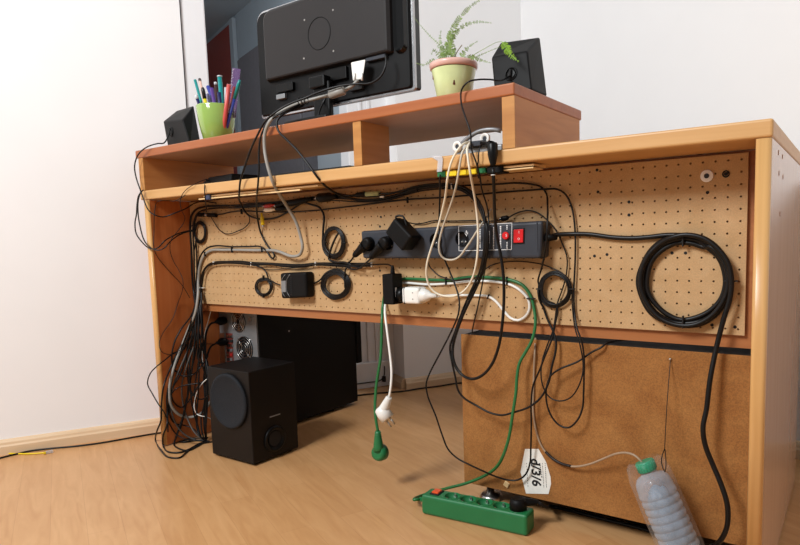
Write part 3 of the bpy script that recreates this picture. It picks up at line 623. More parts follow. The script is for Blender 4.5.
# stand
sx = Y(322, 100, .1).x
bm = bm_(); box(bm, (sx-.05, .02, SZ+.0005), (sx+.09, .2, SZ+.012), .005, 3); box(bm, (sx-.018, .088, SZ+.01), (sx+.035, .104, mz0+.05), .004); link('stand', bm, M['blacks'], mo)
bm = bm_(); box(bm, (sx-.02, .078, mz0+.035), (sx+.03, .104, mz0+.062), .003); link('hinge_block', bm, M['blacks'], mo)
for (px, py, w, h, m) in ((283, 97, .016, .012, 'sheet'), (338, 75, .034, .028, 'blacks'), (378, 58.5, .03, .008, 'strip'), (287, 88, .03, .02, 'blacks'), (358, 88, .02, .012, 'ink')):
    p = Y(px, py, YB-.0065); bm = bm_(); box(bm, p+Vector((-w, -.009, -h/2)), p+Vector((w, 0, h/2)), .001); link('port_block' if m != 'sheet' else 'cable_clip', bm, M[m], mo)
dv = thing('video_connector', Y(358, 68, .1), 'white video plug in the monitor back', 'plug')
bm = bm_(); hexa(bm, [Y(353, 81, .09), Y(362.5, 79, .09), Y(362.5, 79, .101), Y(353, 81, .101), Y(351, 62.5, .09), Y(365.5, 59.5, .09), Y(365.5, 59.5, .101), Y(351, 62.5, .101)], .002); link('shell', bm, M['white'], dv)
bm = bm_()
for px in (354.5, 362): tube(bm, [Y(px, 80.5, .0875), Y(px, 73, .0875)], .0022, 8)
link('thumb_screw', bm, M['white'], dv)

# speakers
def speaker(label, tops, bots, portp, ypl, bev=.004):
    t = thing('speaker', (bots[0]+bots[2])/2, label, 'speaker'); t.location.z = SZ; ORG[t.as_pointer()] = t.location.copy()
    bm = bm_(); hexa(bm, bots+tops, bev, 3); link('cabinet', bm, M['black'], t)
    fc = [bots[0], bots[1], tops[1], tops[0]]; nrm = (fc[1]-fc[0]).cross(fc[3]-fc[0]).normalized()
    if nrm.dot(CAM-fc[0]) < 0: nrm = -nrm
    d = ray(*portp); k = (fc[0]-CAM).dot(nrm)/d.dot(nrm); p = CAM+d*k
    bm = bm_(); torus(bm, p+nrm*.0006, nrm, .0125, .0012, 24, 6); lathe(bm, p, nrm, [(.0105, .0002), (.0105, .0006), (.006, .0004)], 20); pr = link('cable_recess', bm, M['blacks'], t)
    bm = bm_(); tube(bm, [p+nrm*.002+Zv*.008, p+nrm*.004, p+nrm*.004-Zv*.006], .0022, 8); link('cable_stub', bm, M['ink'], pr)
    return t, p+nrm*.005-Zv*.006
def atz(p, z): return Vector((p.x, p.y, z))
t2, t3, t0, t1 = Y(527.3, 51, .085), Y(540.3, 37, .16), Y(491, 57.5, .088), Y(500, 42.5, .15)
b2, b3 = atz(Y(531.5, 88, .07), SZ), atz(Y(547.5, 96, .142), SZ); b0 = atz(Y(494.5, 90, .074), SZ); b1 = b0+(b3-b2)
_, spR = speaker('small black speaker on the right end of the riser shelf beside the fern', [t0, t2, t3, t1], [b0, b2, b3, b1], (511, 74), 0)
t0, t2, t1, t3 = Y(163, 121.5, .05), Y(182.5, 119.5, .03), Y(177, 110.5, .1), Y(194, 105.5, .085)
b0, b2 = atz(Y(168, 146, .045), SZ), atz(Y(190, 142, .022), SZ); b3 = b2+(t3-t2)*.9; b3.z = SZ; b1 = b0+(b3-b2)
_, spL = speaker('small black speaker on the left end of the riser shelf beside the pen cup', [t0, t2, t3, t1], [b0, b2, b3, b1], (171, 132), 0)

# pen cup and pens
mc = Y(216, 108, .075); mc.z = SZ; mzt = Y(216, 107.5, .075).z+.002
mg = thing('pen_cup', mc, 'lime green ceramic cup full of pens on the riser shelf', 'cup')
hgt = mzt-SZ
bm = bm_(); lathe(bm, mc+Zv*.0005, Zv, [(.030, 0), (.036, .004), (.0455, hgt*.5), (.0515, hgt-.002), (.0505, hgt), (.049, hgt-.002), (.043, hgt*.5), (.034, .008), (.0, .007)], 40, True, False); link('cup_body', bm, M['mug'], mg)
def in_cup(name, label, col, tip, rim, r, dyv, capc=None, caplen=.03, kind='pen'):
    T = Y(tip[0], tip[1], mc.y+dyv); Rm = Y(rim[0], rim[1], mc.y+dyv*.8); d = (T-Rm).normalized()
    Bm = Rm-d*(Rm.z-(SZ+.022))/max(d.z, .3)
    q = Vector((Bm.x-mc.x, Bm.y-mc.y)); 
    if q.length > .03: q *= .03/q.length; Bm = Vector((mc.x+q.x, mc.y+q.y, Bm.z)); 
    T2 = Rm+(T-Rm)
    o = thing(name, Bm, label, kind, None); d = (T2-Bm).normalized(); Ln = (T2-Bm).length
    bm = bm_(); lathe(bm, Bm, d, [(r*.5, 0), (r, .006), (r, Ln-(caplen if capc else 0))], 12); link('barrel', bm, col, o)
    if capc: bm = bm_(); lathe(bm, Bm+d*(Ln-caplen), d, [(r*1.12, 0), (r*1.12, caplen*.8), (r*.7, caplen)], 12); link('cap' if caplen > .012 else 'tip', bm, capc, o)
    return o
pc = dict(teal=pen('teal_pen', (20, 138, 136)), navy=pen('navy_pen', (26, 32, 84)), blue=pen('blue_pen', (44, 60, 150)), pink=pen('pale_pencil', (226, 186, 170)), yel=pen('yellow_pen', (232, 212, 44)), blk=pen('black_pen', (28, 26, 28)), pur=pen('purple_pen', (88, 56, 130)), coral=pen('coral_pen', (206, 84, 78)), redp=pen('red_pen', (132, 34, 36)), wht=pen('white_pen', (206, 208, 210)), lav=pen('lavender_pen', (150, 142, 176)), brown=pen('brown_pen', (70, 44, 40)))
in_cup('pen', 'teal pen leaning furthest left in the pen cup', pc['teal'], (195, 80), (200, 109), .0038, 0)
in_cup('pencil', 'pale pink pencil with dark tip at the left of the pen cup', pc['pink'], (199.5, 78.5), (203, 109), .0036, .012, pc['brown'], .008, 'pencil')
in_cup('pen', 'short navy and white pen at the left rim of the pen cup', pc['navy'], (196, 95), (201, 110), .0042, -.02, pc['wht'], .012)
in_cup('marker', 'yellow pen with black top in the pen cup', pc['yel'], (202.5, 87.5), (207, 110), .0046, -.025, pc['blk'], .03, 'marker')
in_cup('pen', 'grey pen half hidden beside the yellow pen', pc['lav'], (207.5, 94), (211, 110), .004, -.005)
in_cup('marker', 'blue marker leaning left at the middle of the cup', pc['blue'], (208, 86.5), (217, 110), .0055, .008, None, 0, 'marker')
in_cup('pen', 'purple pen in front of the blue marker', pc['pur'], (211.5, 88), (216, 110), .005, -.02)
in_cup('pen', 'dark brown pointed pen in the middle of the cup', pc['brown'], (215.5, 82), (217, 110), .0036, .022, pc['wht'], .008)
in_cup('pen', 'tall teal pen in the middle of the pen cup', pc['teal'], (219.5, 75.5), (225, 110), .0058, 0, pc['wht'], .004)
in_cup('pen', 'short dark navy pen behind the tall teal pen', pc['navy'], (219, 92), (223, 110), .005, -.02)
in_cup('pen', 'thin white pen right of the tall teal pen', pc['wht'], (225.5, 87.5), (227, 110), .0034, .01)
in_cup('marker', 'coral red marker at the right of the pen cup', pc['coral'], (229, 84.5), (231, 110), .0055, -.02, None, 0, 'marker')
in_cup('marker', 'dark red marker behind the ruler in the pen cup', pc['redp'], (235.5, 87), (234, 110), .006, .005, None, 0, 'marker')
in_cup('pen', 'teal and blue pen leaning furthest right in the pen cup', pc['blue'], (239.8, 80), (236, 110), .0042, .0, pc['teal'], .05)
ra, rb_ = Y(236.5, 68.5, mc.y+.024), Y(232.5, 110, mc.y+.018); rx = rt.copy(); rd = (ra-rb_).normalized(); rx = (rx-rd*rx.dot(rd)).normalized()
bm = bm_(); obox(bm, rb_-rd*.02, rx, rd.cross(rx), rd, (-.011, -.001, 0), (.011, .001, (ra-rb_).length+.02), .0006)
ru = link('ruler', bm, clear('violet_clear_plastic', (120, 92, 140), .62, .1)); tag(ru, 'see-through violet plastic ruler standing highest in the pen cup', 'ruler')
bm = bm_()
for i in range(16): obox(bm, rb_-rd*.02+rd*((ra-rb_).length+.016-i*.004), rx, rd.cross(rx), rd, (-.011, -.0013, 0), (-.011+(.006 if i % 5 == 0 else .0035), -.00105, .0007))
link('scale_mark', bm, M['print'], ru)

# potted fern
fc = Y(453.5, 62, .085); fr_ = .0465; fzt = Y(453.5, 64.5, .085).z+.001; fh = fzt-SZ; fc.z = SZ
pf = thing('potted_fern', fc, 'thin green fern in a pale lime pot on the riser shelf', 'plant')
bm = bm_(); lathe(bm, fc+Zv*.0005, Zv, [(.030, 0), (.034, .003), (.042, fh*.6), (.0455, fh-.014)], 36, True, False); po = link('pot', bm, M['potg'], pf)
bm = bm_(); lathe(bm, fc, Zv, [(.0452, fh-.0125), (.0485, fh-.011), (.0495, fh-.004), (.0485, fh), (.0455, fh), (.0445, fh-.012)], 36, False, False); a = link('pot_rim', bm, M['pink'], po); a['label'] = 'pink glazed pot rim'
bm = bm_(); lathe(bm, fc, Zv, [(.0445, fh-.012), (.043, fh-.007), (.03, fh-.004), (.0, fh-.003)], 28, True, False); link('soil', bm, M['soil'], pf)
for px, py in ((434, 78), (452.5, 87)):
    d = ray(px, py); p = CAM+d*((fc.xy.to_3d()-CAM.xy.to_3d()).length/d.xy.length); q = (p-fc); q.z = 0; q = q.normalized(); p = Vector((fc.x, fc.y, p.z)) - Vector((CAM.x-fc.x, CAM.y-fc.y, 0)).normalized()*-.037
    if px < 440: p = fc+Vector((-.03, -.027, p.z-fc.z))
    bm = bm_(); box(bm, p+Vector((-.003, -.003, -.005)), p+Vector((.003, .003, .005)), .0015); link('pot_mark', bm, M['soil'], po)
def frond(pts, y0, y1, ln, dens, m='leaf', w=.36, seed=0, r=.0007, cup=.3):
    rg = random.Random(seed); n = len(pts); P = spline([Y(a, b, y0+(y1-y0)*i/(n-1)) for i, (a, b) in enumerate(pts)], .003)
    bm = bm_(); tube(bm, P, lambda u: r*(1-.6*u), 5, False); L = 0; nxt = .006; tot = sum((b-a).length for a, b in zip(P, P[1:]))
    for a, b in zip(P, P[1:]):
        L += (b-a).length
        while L > nxt:
            nxt += dens; u = min(1, nxt/tot); l = ln*min(1, 2.2*u+.3)*(1.08-.85*u)*rg.uniform(.75, 1.15)
            t = (b-a).normalized(); vw = (CAM-a).normalized(); s = t.cross(vw).normalized()
            for sg in (-1, 1):
                d = (s*sg+t*.35+vw*rg.uniform(-cup, cup)+Vector((rg.uniform(-.25, .25), rg.uniform(-.25, .25), rg.uniform(-.25, .25)))).normalized(); q = d.cross(vw).normalized()*l*w
                v = [bm.verts.new(x) for x in (a, a+d*l*.3+q*.55, a+d*l*.75+q*.4, a+d*l, a+d*l*.75-q*.4, a+d*l*.3-q*.55)]
                f = bm.faces.new(v)
    return link('frond', bm, M[m], pf)
yc = fc.y
fl = [([(449, 62), (449, 42), (457, 22), (470, 7), (486, -4)], yc, yc-.01, .011, .0036), ([(451, 62), (452, 40), (462, 27), (476, 22), (492, 23)], yc, yc-.02, .008, .004),
      ([(446, 62), (440, 46), (430, 36), (421, 26), (413, 16)], yc, yc, .005, .006), ([(441, 62), (433, 61), (424, 65), (416, 63)], yc-.01, yc-.03, .008, .004),
      ([(458, 62), (464, 52), (470, 46), (478, 41)], yc, yc-.01, .008, .004), ([(460, 62), (470, 57), (480, 60), (491, 63)], yc, yc-.03, .008, .004),
      ([(462, 62), (478, 56), (492, 50), (505, 45)], yc, yc-.03, .004, .005), ([(447, 62), (443, 50), (440, 40), (441, 30)], yc+.01, yc+.02, .01, .004),
      ([(449, 62), (452, 50), (449, 34), (453, 24)], yc-.01, yc-.02, .011, .004), ([(445, 62), (438, 54), (434, 50), (431, 55)], yc-.01, yc-.03, .009, .004),
      ([(447, 62), (446, 50), (452, 36), (460, 28)], yc+.01, yc, .011, .004), ([(444, 62), (441, 52), (437, 45)], yc, yc-.01, .009, .004), ([(452, 62), (455, 50), (453, 40)], yc, yc-.02, .009, .004)]
for i, a in enumerate(fl): frond(*a, seed=i)
frond([(462, 62), (482, 50), (498, 42), (504, 43), (510, 53), (519, 62)], yc, .055, .0, .2, seed=40)
frond([(502, 42), (505, 46), (510, 54), (519, 62)], .058, .052, .0125, .0042, 'leafb', .34, 41, .0009)
bm = bm_(); tube(bm, [Y(453, 62, yc), Y(457, 52, yc), Y(462, 45, yc)], .0009, 5); link('dry_stem', bm, M['stem'], pf)

# ------------------------------------------------------------------ on the desk under the shelf
bx = bm_(); a, b = Y(203, 181, .07), Y(236, 177, .07); hexa(bx, [(a.x, .05, H+.0005), (b.x, .05, H+.0005), (b.x, .16, H+.0005), (a.x, .16, H+.0005), (a.x+.035, .065, H+.026), (b.x-.004, .06, H+.028), (b.x-.004, .15, H+.03), (a.x+.035, .15, H+.03)], .004, 3)
rt_ = thing('router', (a.x+.05, .1, H), 'low black wedge-shaped device on the desk under the riser left end', 'device'); link('housing', bx, M['black'], rt_)
bm = bm_(); box(bm, (a.x+.045, .0605, H+.008), (b.x-.02, .0625, H+.012)); link('vent_slot', bm, M['ink'], rt_)
bm = bm_(); a, b = Y(272, 172, .04), Y(353, 163, .04); box(bm, (a.x, .03, H+.0005), (b.x, .2, H+.008), .002); tag(link('desk_mat', bm, M['ink']), 'flat black mat on the desk in the gap below the riser', 'mat')
# crumpled paper
bm = bm_(); nx, ny = 24, 10; g = []
for i in range(nx+1):
    g.append([])
    for j in range(ny+1):
        x = .875+.24*i/nx; y = .075+.13*j/ny; n_ = noise.noise(Vector((x*38, y*38, 0)))*.5+noise.noise(Vector((x*90, y*90, 3)))*.3; g[-1].append(bm.verts.new((x, y, H+.004+.027*(j/ny)**.8*(.9+.1*noise.noise(Vector((i*.6, 2, 1))))+.004*abs(n_)+.003*n_)))
for i in range(nx):
    for j in range(ny): bm.faces.new((g[i][j], g[i+1][j], g[i+1][j+1], g[i][j+1]))
ext = bmesh.ops.extrude_face_region(bm, geom=list(bm.faces)); bmesh.ops.translate(bm, verts=[v for v in ext['geom'] if isinstance(v, bmesh.types.BMVert)], vec=(0, 0, .0006)); bmesh.ops.recalc_face_normals(bm, faces=bm.faces)
tag(link('paper_sheet', bm, M['paper']), 'crumpled white sheet on the desk between the riser legs', 'paper')
# white bracket with cable outlet
hb_ = thing('cable_outlet', (1.11, .045, H), 'white plastic cable bracket with round holes on the desk back edge', 'bracket')
YH = .03
bm = bm_(); box(bm, (1.062, YH+.004, H+.0005), (1.168, YH+.04, H+.016), .004, 3); link('base', bm, M['sheet'], hb_)
for px, py in ((457, 146.5), (484.5, 138.5)):
    p = Y(px, py, YH); p.z = max(p.z, H+.014); bm = bm_(); lathe(bm, p+Vector((0, .004, 0)), (0, -1, 0), [(.0105, 0), (.0105, .004), (.0098, .005), (.0052, .005), (.0045, .003)], 24); rg_ = link('eye', bm, M['white'], hb_)
    bm = bm_(); lathe(bm, p+Vector((0, .001, 0)), (0, -1, 0), [(.0045, 0), (.0045, .0005)], 14); link('hole', bm, M['strip'], rg_)
bm = bm_(); tube(bm, [Y(459, 147, .04), Y(468, 138, .036), Y(480, 131, .036), Y(494, 129.5, .04), Y(501, 131, .045)], lambda u: .0042, 12); link('arched_arm', bm, M['sheet'], hb_)
bm = bm_(); p = Y(475, 144, .024); box(bm, p+Vector((-.022, 0, -.004)), p+Vector((.022, .012, .006)), .001); link('clamp_plate', bm, M['strip'], hb_)

# ------------------------------------------------------------------ slats clipped under the desk edge
YR = .012
def rodset(label, pa, pb, n, cat='slat'):
    t = thing('wooden_slat', Y(*pa, YR), label, cat)
    return t
def slat(t, a, b, w, h):
    d = (b-a).normalized(); s = Vector((0, 1, 0)); bm = bm_(); obox(bm, a, d, s, d.cross(s)*1, (0, 0, -h/2), ((b-a).length, w, h/2)); return link('slat', bm, M['slat'], t)
lt = rodset('pair of thin pale slats with blue clip under the desk edge, left side', (197, 196), (318, 183), 2)
def at(px, z): p = Y(px, 190, YR); return Vector((p.x, YR, z))
slat(lt, at(198, .7125), at(300, .7125), .006, .003); slat(lt, at(203, .7185), at(318, .7185), .02, .003)
bm = bm_(); a = at(208.5, .7155); box(bm, a+Vector((-.009, -.004, -.007)), a+Vector((.009, .012, .0065)), .001); c_ = link('clip', bm, plain('navy_clip', (40, 50, 84), .4), lt); c_['label'] = 'navy blue clip'
rt2 = rodset('pair of short pale slats in a striped green and yellow sleeve under the desk edge', (440, 171), (546, 163), 2)
slat(rt2, at(500, .7135), at(533.5, .7135), .04, .0022); slat(rt2, at(500, .7185), at(534, .7185), .05, .0032)
seg = [(438.5, 447, 'green'), (447, 458, 'yellow'), (458, 468, 'yellow'), (468, 478, 'yellow'), (478, 487, 'green')]
def lineY(x): return 170.6+(x-440)*(166.3-170.6)/47
for i, (xa_, xb_, m_) in enumerate(seg):
    a, b = at(xa_+.25, .7165), at(xb_-.25, .7165); bm = bm_(); d = (b-a).normalized(); s = Vector((0, 1, 0)); obox(bm, a, d, s, d.cross(s), (0, -.004, -.0052), ((b-a).length, .008, .0052), .0012); k = link('sleeve', bm, M[m_], rt2); k['label'] = m_+' sleeve band'
a, b = at(488, .716), at(504, .716); bm = bm_(); box(bm, Vector((a.x, YR-.004, b.z-.007)), Vector((b.x, YR+.022, b.z+.006)), .002); link('clip', bm, M['black'], rt2)
bm = bm_(); a = Y(437, 158, -.0016); 
tp_ = [Y(431, 156.5, -.0012), Y(442, 155.5, -.0012), Y(443, 159, -.0022), Y(442, 171.5, -.0022), Y(437, 172, -.0022), Y(438, 161, -.0022)]
prism(bm, [Vector((p.x, -.003, p.z)) for p in tp_], (0, .0006, 0)); tag(link('tape_strip', bm, clear('clear_tape', (222, 224, 230), .4, .2)), 'bit of clear tape stuck on the desk edge beside the green sleeve', 'tape')

# ------------------------------------------------------------------ cables
B1, B2 = 'cables', 'cords'
RB = .0017
# thick mains cord of the strip with the big coil
cx_, cy_ = 684.3, 280.8
big = [(548, 237.5, .1), (556, 235, .108), (572, 234, YP-.002), (590, 234.4), (612, 237.3), (632, 238.2), (650, 237), (666, 235.2)]
big += ringpts(cx_, cy_, 46.5, 46, YP-.004, -90, 1, .02, 16, 1)
big += ringpts(cx_+.5, cy_+.3, 44, 43.5, YP-.006, -70, 1, .04, 16, 2)
big += ringpts(cx_+1.5, cy_-.4, 40, 40, YP-.005, -60, 1, .05, 16, 3)
big += ringpts(cx_+1, cy_, 43, 43, YP-.012, -55, .85, -.06, 16, 4)
big += [(672, 237.5, YP-.017), (686, 234.8, YP-.018), (704, 238.5), (718, 249), (728, 263), (731.5, 280), (730, 298), (724, 318), (717, 345, .1), (710, 380, .09), (706.5, 409, .085), (703, 428, .08), (705.5, 446, .08), (713, 465, .08), (721, 484, .075), (727, 503, .07), (728, 518, .07), (726, 530, .075), (720, 541, .085), (712, 548, .1)]
o, P = cable('power_cable', 'thick black cord looped in a big coil at the right of the board', 'cord', 'cord', .0044, big)
for px, py, an in ((683, 240, 0), (683, 322, 0), (731, 281, 1.57)): tie(o, px, py, YP-.012, 'ink', .0013, .022, an)
# monitor video cable
o, P = cable('video_cable', 'thick grey video cable drooping from the monitor to the floor', 'cable', 'greyc', .0041, [
    (358, 80, .088), (352, 86, .08), (345, 90, .07), (332, 94.5, .06), (318, 98, .05), (303, 102, .035), (290, 107, .015), (279, 113, 0), (270, 121, -.014), (265, 133, -.016), (264.5, 147, -.016), (267, 163, -.016), (272.5, 181, -.01), (280, 195, .03), (288, 208, .07), (296, 222, .09), (301, 238, .1), (302.5, 247), (300, 254.5, .105), (292, 256.3), (280, 252), (272, 250.3, YP-.002), (256, 250.3), (240, 250), (224, 250), (211, 250.6), (204, 256), (200, 266), (198.4, 280), (198, 296, .1), (195, 314, .09), (189, 328, .085), (183, 343, .08), (177, 358, .07), (172, 374, .06), (169.3, 390, .05), (171, 405, .055), (178, 414, .06), (187, 417.3, .07), (196, 416, .09), (203, 412, .11), (208, 405, .13), (212, 399, .14)])
bm = bm_(); a, b = Y(329, 95.4, .0575), Y(345, 90.3, .07); lathe(bm, a, b-a, [(.0065, 0), (.0098, .003), (.0098, (b-a).length-.003), (.0065, (b-a).length)], 16); k = link('ferrite_bead', bm, M['greyc'], o)
for px, py in ((232, 250), (262, 249.5), (205, 254)): tie(o, px, py, YP-.006, 'ink', .0012, .014)
# monitor power and audio cords
o, P = cable('power_cable', 'thin black cord curving from the monitor right connector to the cable bunch', 'cord', 'cord', .0024, [(385.5, 54, .09), (386, 64, .084), (381, 76, .08), (371, 83, .076), (356, 84, .07), (340, 86, .056), (322, 91, .04), (305, 98, .026), (292, 103, .01), (282, 108, -.003), (272, 115, -.014), (264, 123, -.016), (258, 134, -.016), (251, 149), (245, 166), (240.5, 180, -.013), (239.3, 192, .02), (241, 204, .09), (247, 214, YP-.003), (256, 218.3), (266, 219.3), (277, 217.3), (287, 212.5), (297, 206), (303, 202)])
bm = bm_(); p = Y(307, 104, .02); 
for i in range(3): torus(bm, Y(300+i*3, 101.5-i*.6, .026+.003*i), Vector((1, .2, .1)), .0085, .0013, 16, 6)
link('twist_tie', bm, M['ink'], o)
o, P = cable('power_cable', 'black cord hanging in front of the desk edge beside the grey cable', 'cord', 'cord', .0024, [(300, 104, .03), (288, 110, .008), (276, 116, -.008), (267, 124, -.016), (261, 136, -.018), (259, 152), (259, 168), (258, 184, -.014), (256.6, 200, .04), (257.3, 216, .09), (260.5, 232, YP-.002), (267, 245), (273, 252.5), (274.5, 256), (273, 258.5), (270.5, 257), (267, 251.5), (262, 247.2, YP-.008), (248, 246.6), (232, 246.8), (216, 245.8), (206.5, 248.5), (200.5, 256, YP-.006), (197.5, 267), (196.3, 288), (195, 305, .1), (191, 322, .085), (186, 336, .08), (178, 352, .06), (170, 369, .045), (163.5, 387, .02), (161.5, 404, -.012), (161, 420), (157, 431), (155.5, 440, FL), (161, 450.5, FL), (169, 457.3, FL), (179, 457.8, FL), (186, 452.5, FL), (193, 447, FL), (204, 443, FL), (214, 441.5, FL)])
o, P = cable('power_cable', 'black cord sweeping down to the right from the monitor to the upper bundle', 'cord', 'cord', .0027, [(304, 105, .04), (292, 110, .02), (282, 115, -.003), (277, 121, -.013), (278, 130, -.015), (286, 139), (296, 149), (308, 164, -.014), (318, 178, 0), (328, 188, .05), (340, 195, .09), (354, 199.5, YP-.006), (368, 201.3), (384, 200.5), (400, 196.5, YP-.003), (416, 190), (428, 187)])
o, P = cable('power_cable', 'short black lead standing up from the monitor to its clip', 'cord', 'cord', .0022, [(318, 117, .06), (320, 110, .07), (323, 103, .085), (327, 94, .09), (330, 84, .095)])
# speaker cables
o, P = cable('speaker_cable', 'thin black cable looping outside the desk left end from the left speaker', 'cable', 'cord', .0018, [spL, (164, 143, .02), (158, 143.5, .0), (147, 147, -.012), (138, 155, -.016), (134.6, 166), (136, 177), (140, 189), (143.5, 199), (148, 209.5), (155, 215), (163, 217, .005), (175, 213, .03), (186, 208.5, .06), (194, 203.5, .09), (202, 201.5, YP-.004), (216, 203)])
o, P = cable('speaker_cable', 'thin black cable hanging as the outermost loop left of the desk leg', 'cable', 'cord', .0018, [(143, 190, -.01), (138.5, 196, -.012), (137, 205), (136.5, 214), (135, 223), (136, 233), (142, 242), (148, 247.5), (154, 249), (159, 247), (164, 241.5, -.005), (172, 236.5, .03), (180, 233, .07), (190, 230.5, .1), (196, 230, YP-.004)])
o, P = cable('speaker_cable', 'thin black cable hanging as the inner loop left of the desk leg', 'cable', 'cord', .0018, [(141, 191, -.014), (138.3, 200, -.016), (138, 212), (140, 226), (144, 240), (150, 247.5), (156, 250), (161, 249.7), (165, 247.5, -.006), (167.5, 244.5, 0), (172, 240, .03), (180, 234.5, .07), (189, 231.5, .1), (195, 231.5, YP-.008)])
o, P = cable('speaker_cable', 'thin black cable from the right speaker dropping over the desk edge', 'cable', 'cord', .0016, [spR, (500, 80.5, .04), (490, 79.5, .02), (478, 79.6, 0), (468, 82, -.012), (461.5, 90), (461.3, 103), (466, 119), (470.5, 133, -.014), (471.5, 149, -.012), (476, 162, -.01), (479.5, 175, .0), (482, 190, .05), (487, 206, .09), (488.7, 220, .07), (487, 240, .068), (486, 262, .09), (482.5, 283, .1), (477, 310, .105), (473, 327, .112), Vector((Y(471.5, 330, .12).x, .124, .3866)), Vector((Y(471, 330, .12).x, .16, .3866))])
o, P = cable('thin_cable', 'fine brown cord meandering down the inside of the desk left panel', 'cord', 'cordb', .001, [(207, 179, .06), (200, 181.5, .02), (194, 184.5, .0), (187, 189, -.004), (182, 195, -.006), (180.3, 202, .0), (182, 211, .04), (185, 218, .08), (183, 224, .09), (177, 232, .07), (171, 240, .05), (170, 249, .05), (173, 260, .06), (180, 272.5, .07), (183, 281), (182.5, 290), (178, 303), (172.5, 319), (163, 333, .03), (159.2, 343), (160.6, 350), (166, 354), (174, 354, .04), (181, 349.5, .06), (190, 346, .09), (204, 344, .13), (214, 344, .16)])
o, P = cable('thin_cable', 'fine black cord bending round the top inside corner of the desk left panel', 'cord', 'cord', .001, [(190, 187, .1), (184, 196, .09), (176, 200.5, .06), (168, 200.7, .03), (160, 201), (156, 204), (154.4, 214), (154, 232), (153.8, 246, -.004), (157, 256, .01), (170, 272, .05), (182, 285, .08), (190, 298, .1)])
# left vertical bunch, from the upper bundle to the floor
UP = [(320, 197.5), (306, 198), (290, 201.5), (272, 203), (254, 204.5), (236, 205.5), (218, 205.8)]
o, P = cable('power_cable', 'thick black cord at the outer left of the vertical cable bunch', 'cord', 'cord', .003, [(x, y, YP-.004) for x, y in UP]+[(205, 206.6), (196, 209.5), (191, 217), (190.3, 231), (191.5, 250), (192, 272), (193.5, 290), (195.5, 307, .1), (196, 325, .09), (194.5, 345, .08), (192.5, 365, .075), (189, 388, .07), (185, 408, .065), (181, 426, .05), (176, 440, FL), (184, 442, FL), (194, 440.5, FL), (206, 440, FL)])
o, P = cable('power_cable', 'black cord running behind the first at the top of the vertical bunch', 'cord', 'cord', .0023, [(x, y+2.2, YP-.008) for x, y in UP[2:]]+[(206, 209.5), (198, 213), (194, 221), (193.2, 236), (194, 252), (194.5, 275), (195.7, 292), (198, 309, .095), (199, 328, .085), (198, 348, .08), (197.6, 358, .08), (203, 366, .09), (206, 376, .1), (208, 392, .1), (207, 410, .09), (206, 428, .08), (206.5, 440, FL)])
us = thing('usb_connector', Y(207, 215, YP-.006), 'joined black plugs with silver ring near the top left of the board', 'connector')
for xa_, xb_, r_, m_, nm in ((197.5, 204.8, .0058, 'black', 'plug'), (204.8, 207.6, .0042, 'silver', 'metal_ring'), (207.6, 216.5, .0062, 'black', 'socket')):
    a, b = Y(xa_, 214.6+(xa_-198)*.04, YP-.007), Y(xb_, 214.6+(xb_-198)*.04, YP-.007); bm = bm_(); lathe(bm, a, b-a, [(r_*.8, 0), (r_, .002), (r_, (b-a).length-.002), (r_*.8, (b-a).length)], 14); link(nm, bm, M[m_], us)
o, P = cable('usb_cable', 'black cable turning down from the silver-ringed plugs beside a small coil', 'cable', 'cord', .0021, [(198, 214.5, YP-.007), (195.5, 219, YP-.004), (194.5, 228), (195.5, 238), (196.5, 252), (197, 272), (198.5, 290), (200.5, 308, .1), (201.5, 330, .09), (200, 350, .085), (197, 372, .08), (194.5, 392, .075), (197, 412, .08), (198, 430, .075), (203, 440, FL)])
o, P = cable('usb_cable', 'black cable leaving the silver-ringed plugs to the right along the board', 'cable', 'cord', .0019, [(216, 215, YP-.006), (224, 213.6, YP-.003), (232, 211.8), (241, 211), (252, 211.3), (268, 211.9), (287, 212), (303, 211.3), (320, 210), (340, 207.6), (359, 205.5), (385, 202), (410, 199.3), (440, 197.6), (472, 195), (500, 192.3), (526, 190.5), (547, 189), (558, 189.5), (566, 195), (572, 208), (575, 230), (575.3, 255), (574.5, 275), (573.8, 292), (574.5, 312), (577, 328, .105), (581.5, 341, .1), (584, 356, .1), (584, 374), (583.6, 392), (582.5, 408), (577.5, 420, .095), (568.5, 427.6), (559, 425), (550.5, 414.5), (546.3, 400), (547, 385), (551.5, 375), (560, 369), (578, 361.5, .102), (592, 352, .107), (601, 347.5, .11), Vector((Y(607, 345, .118).x, .119, .3862)), Vector((Y(613, 345, .118).x, .15, .3868)), Vector((Y(617, 345, .118).x, .18, .386))])
for px, py in ((241.5, 211.5), (407.5, 200)): tie(o, px, py, YP-.003, 'ink', .001, .014)
o, P = cable('thin_cable', 'thin black cord sagging in a shallow loop below the silver-ringed plugs', 'cord', 'cord', .0013, [(211, 217, YP-.006), (214, 222, YP-.002), (219, 229.5), (225, 233.5), (230, 233.8), (238, 231), (245.5, 227), (249.6, 221), (248.8, 216), (245, 212.5), (241, 209.5)])
o, P = cable('coiled_cable', 'small narrow black coil at the left edge of the board', 'coil', 'cord', .0016, [(190, 227, YP-.002), (194, 224.5)]+ringpts(200, 232.5, 6.2, 11.5, YP-.003, -130, 3.8, .3, 12, 8)+[(196, 240, YP-.008), (194.5, 250)])
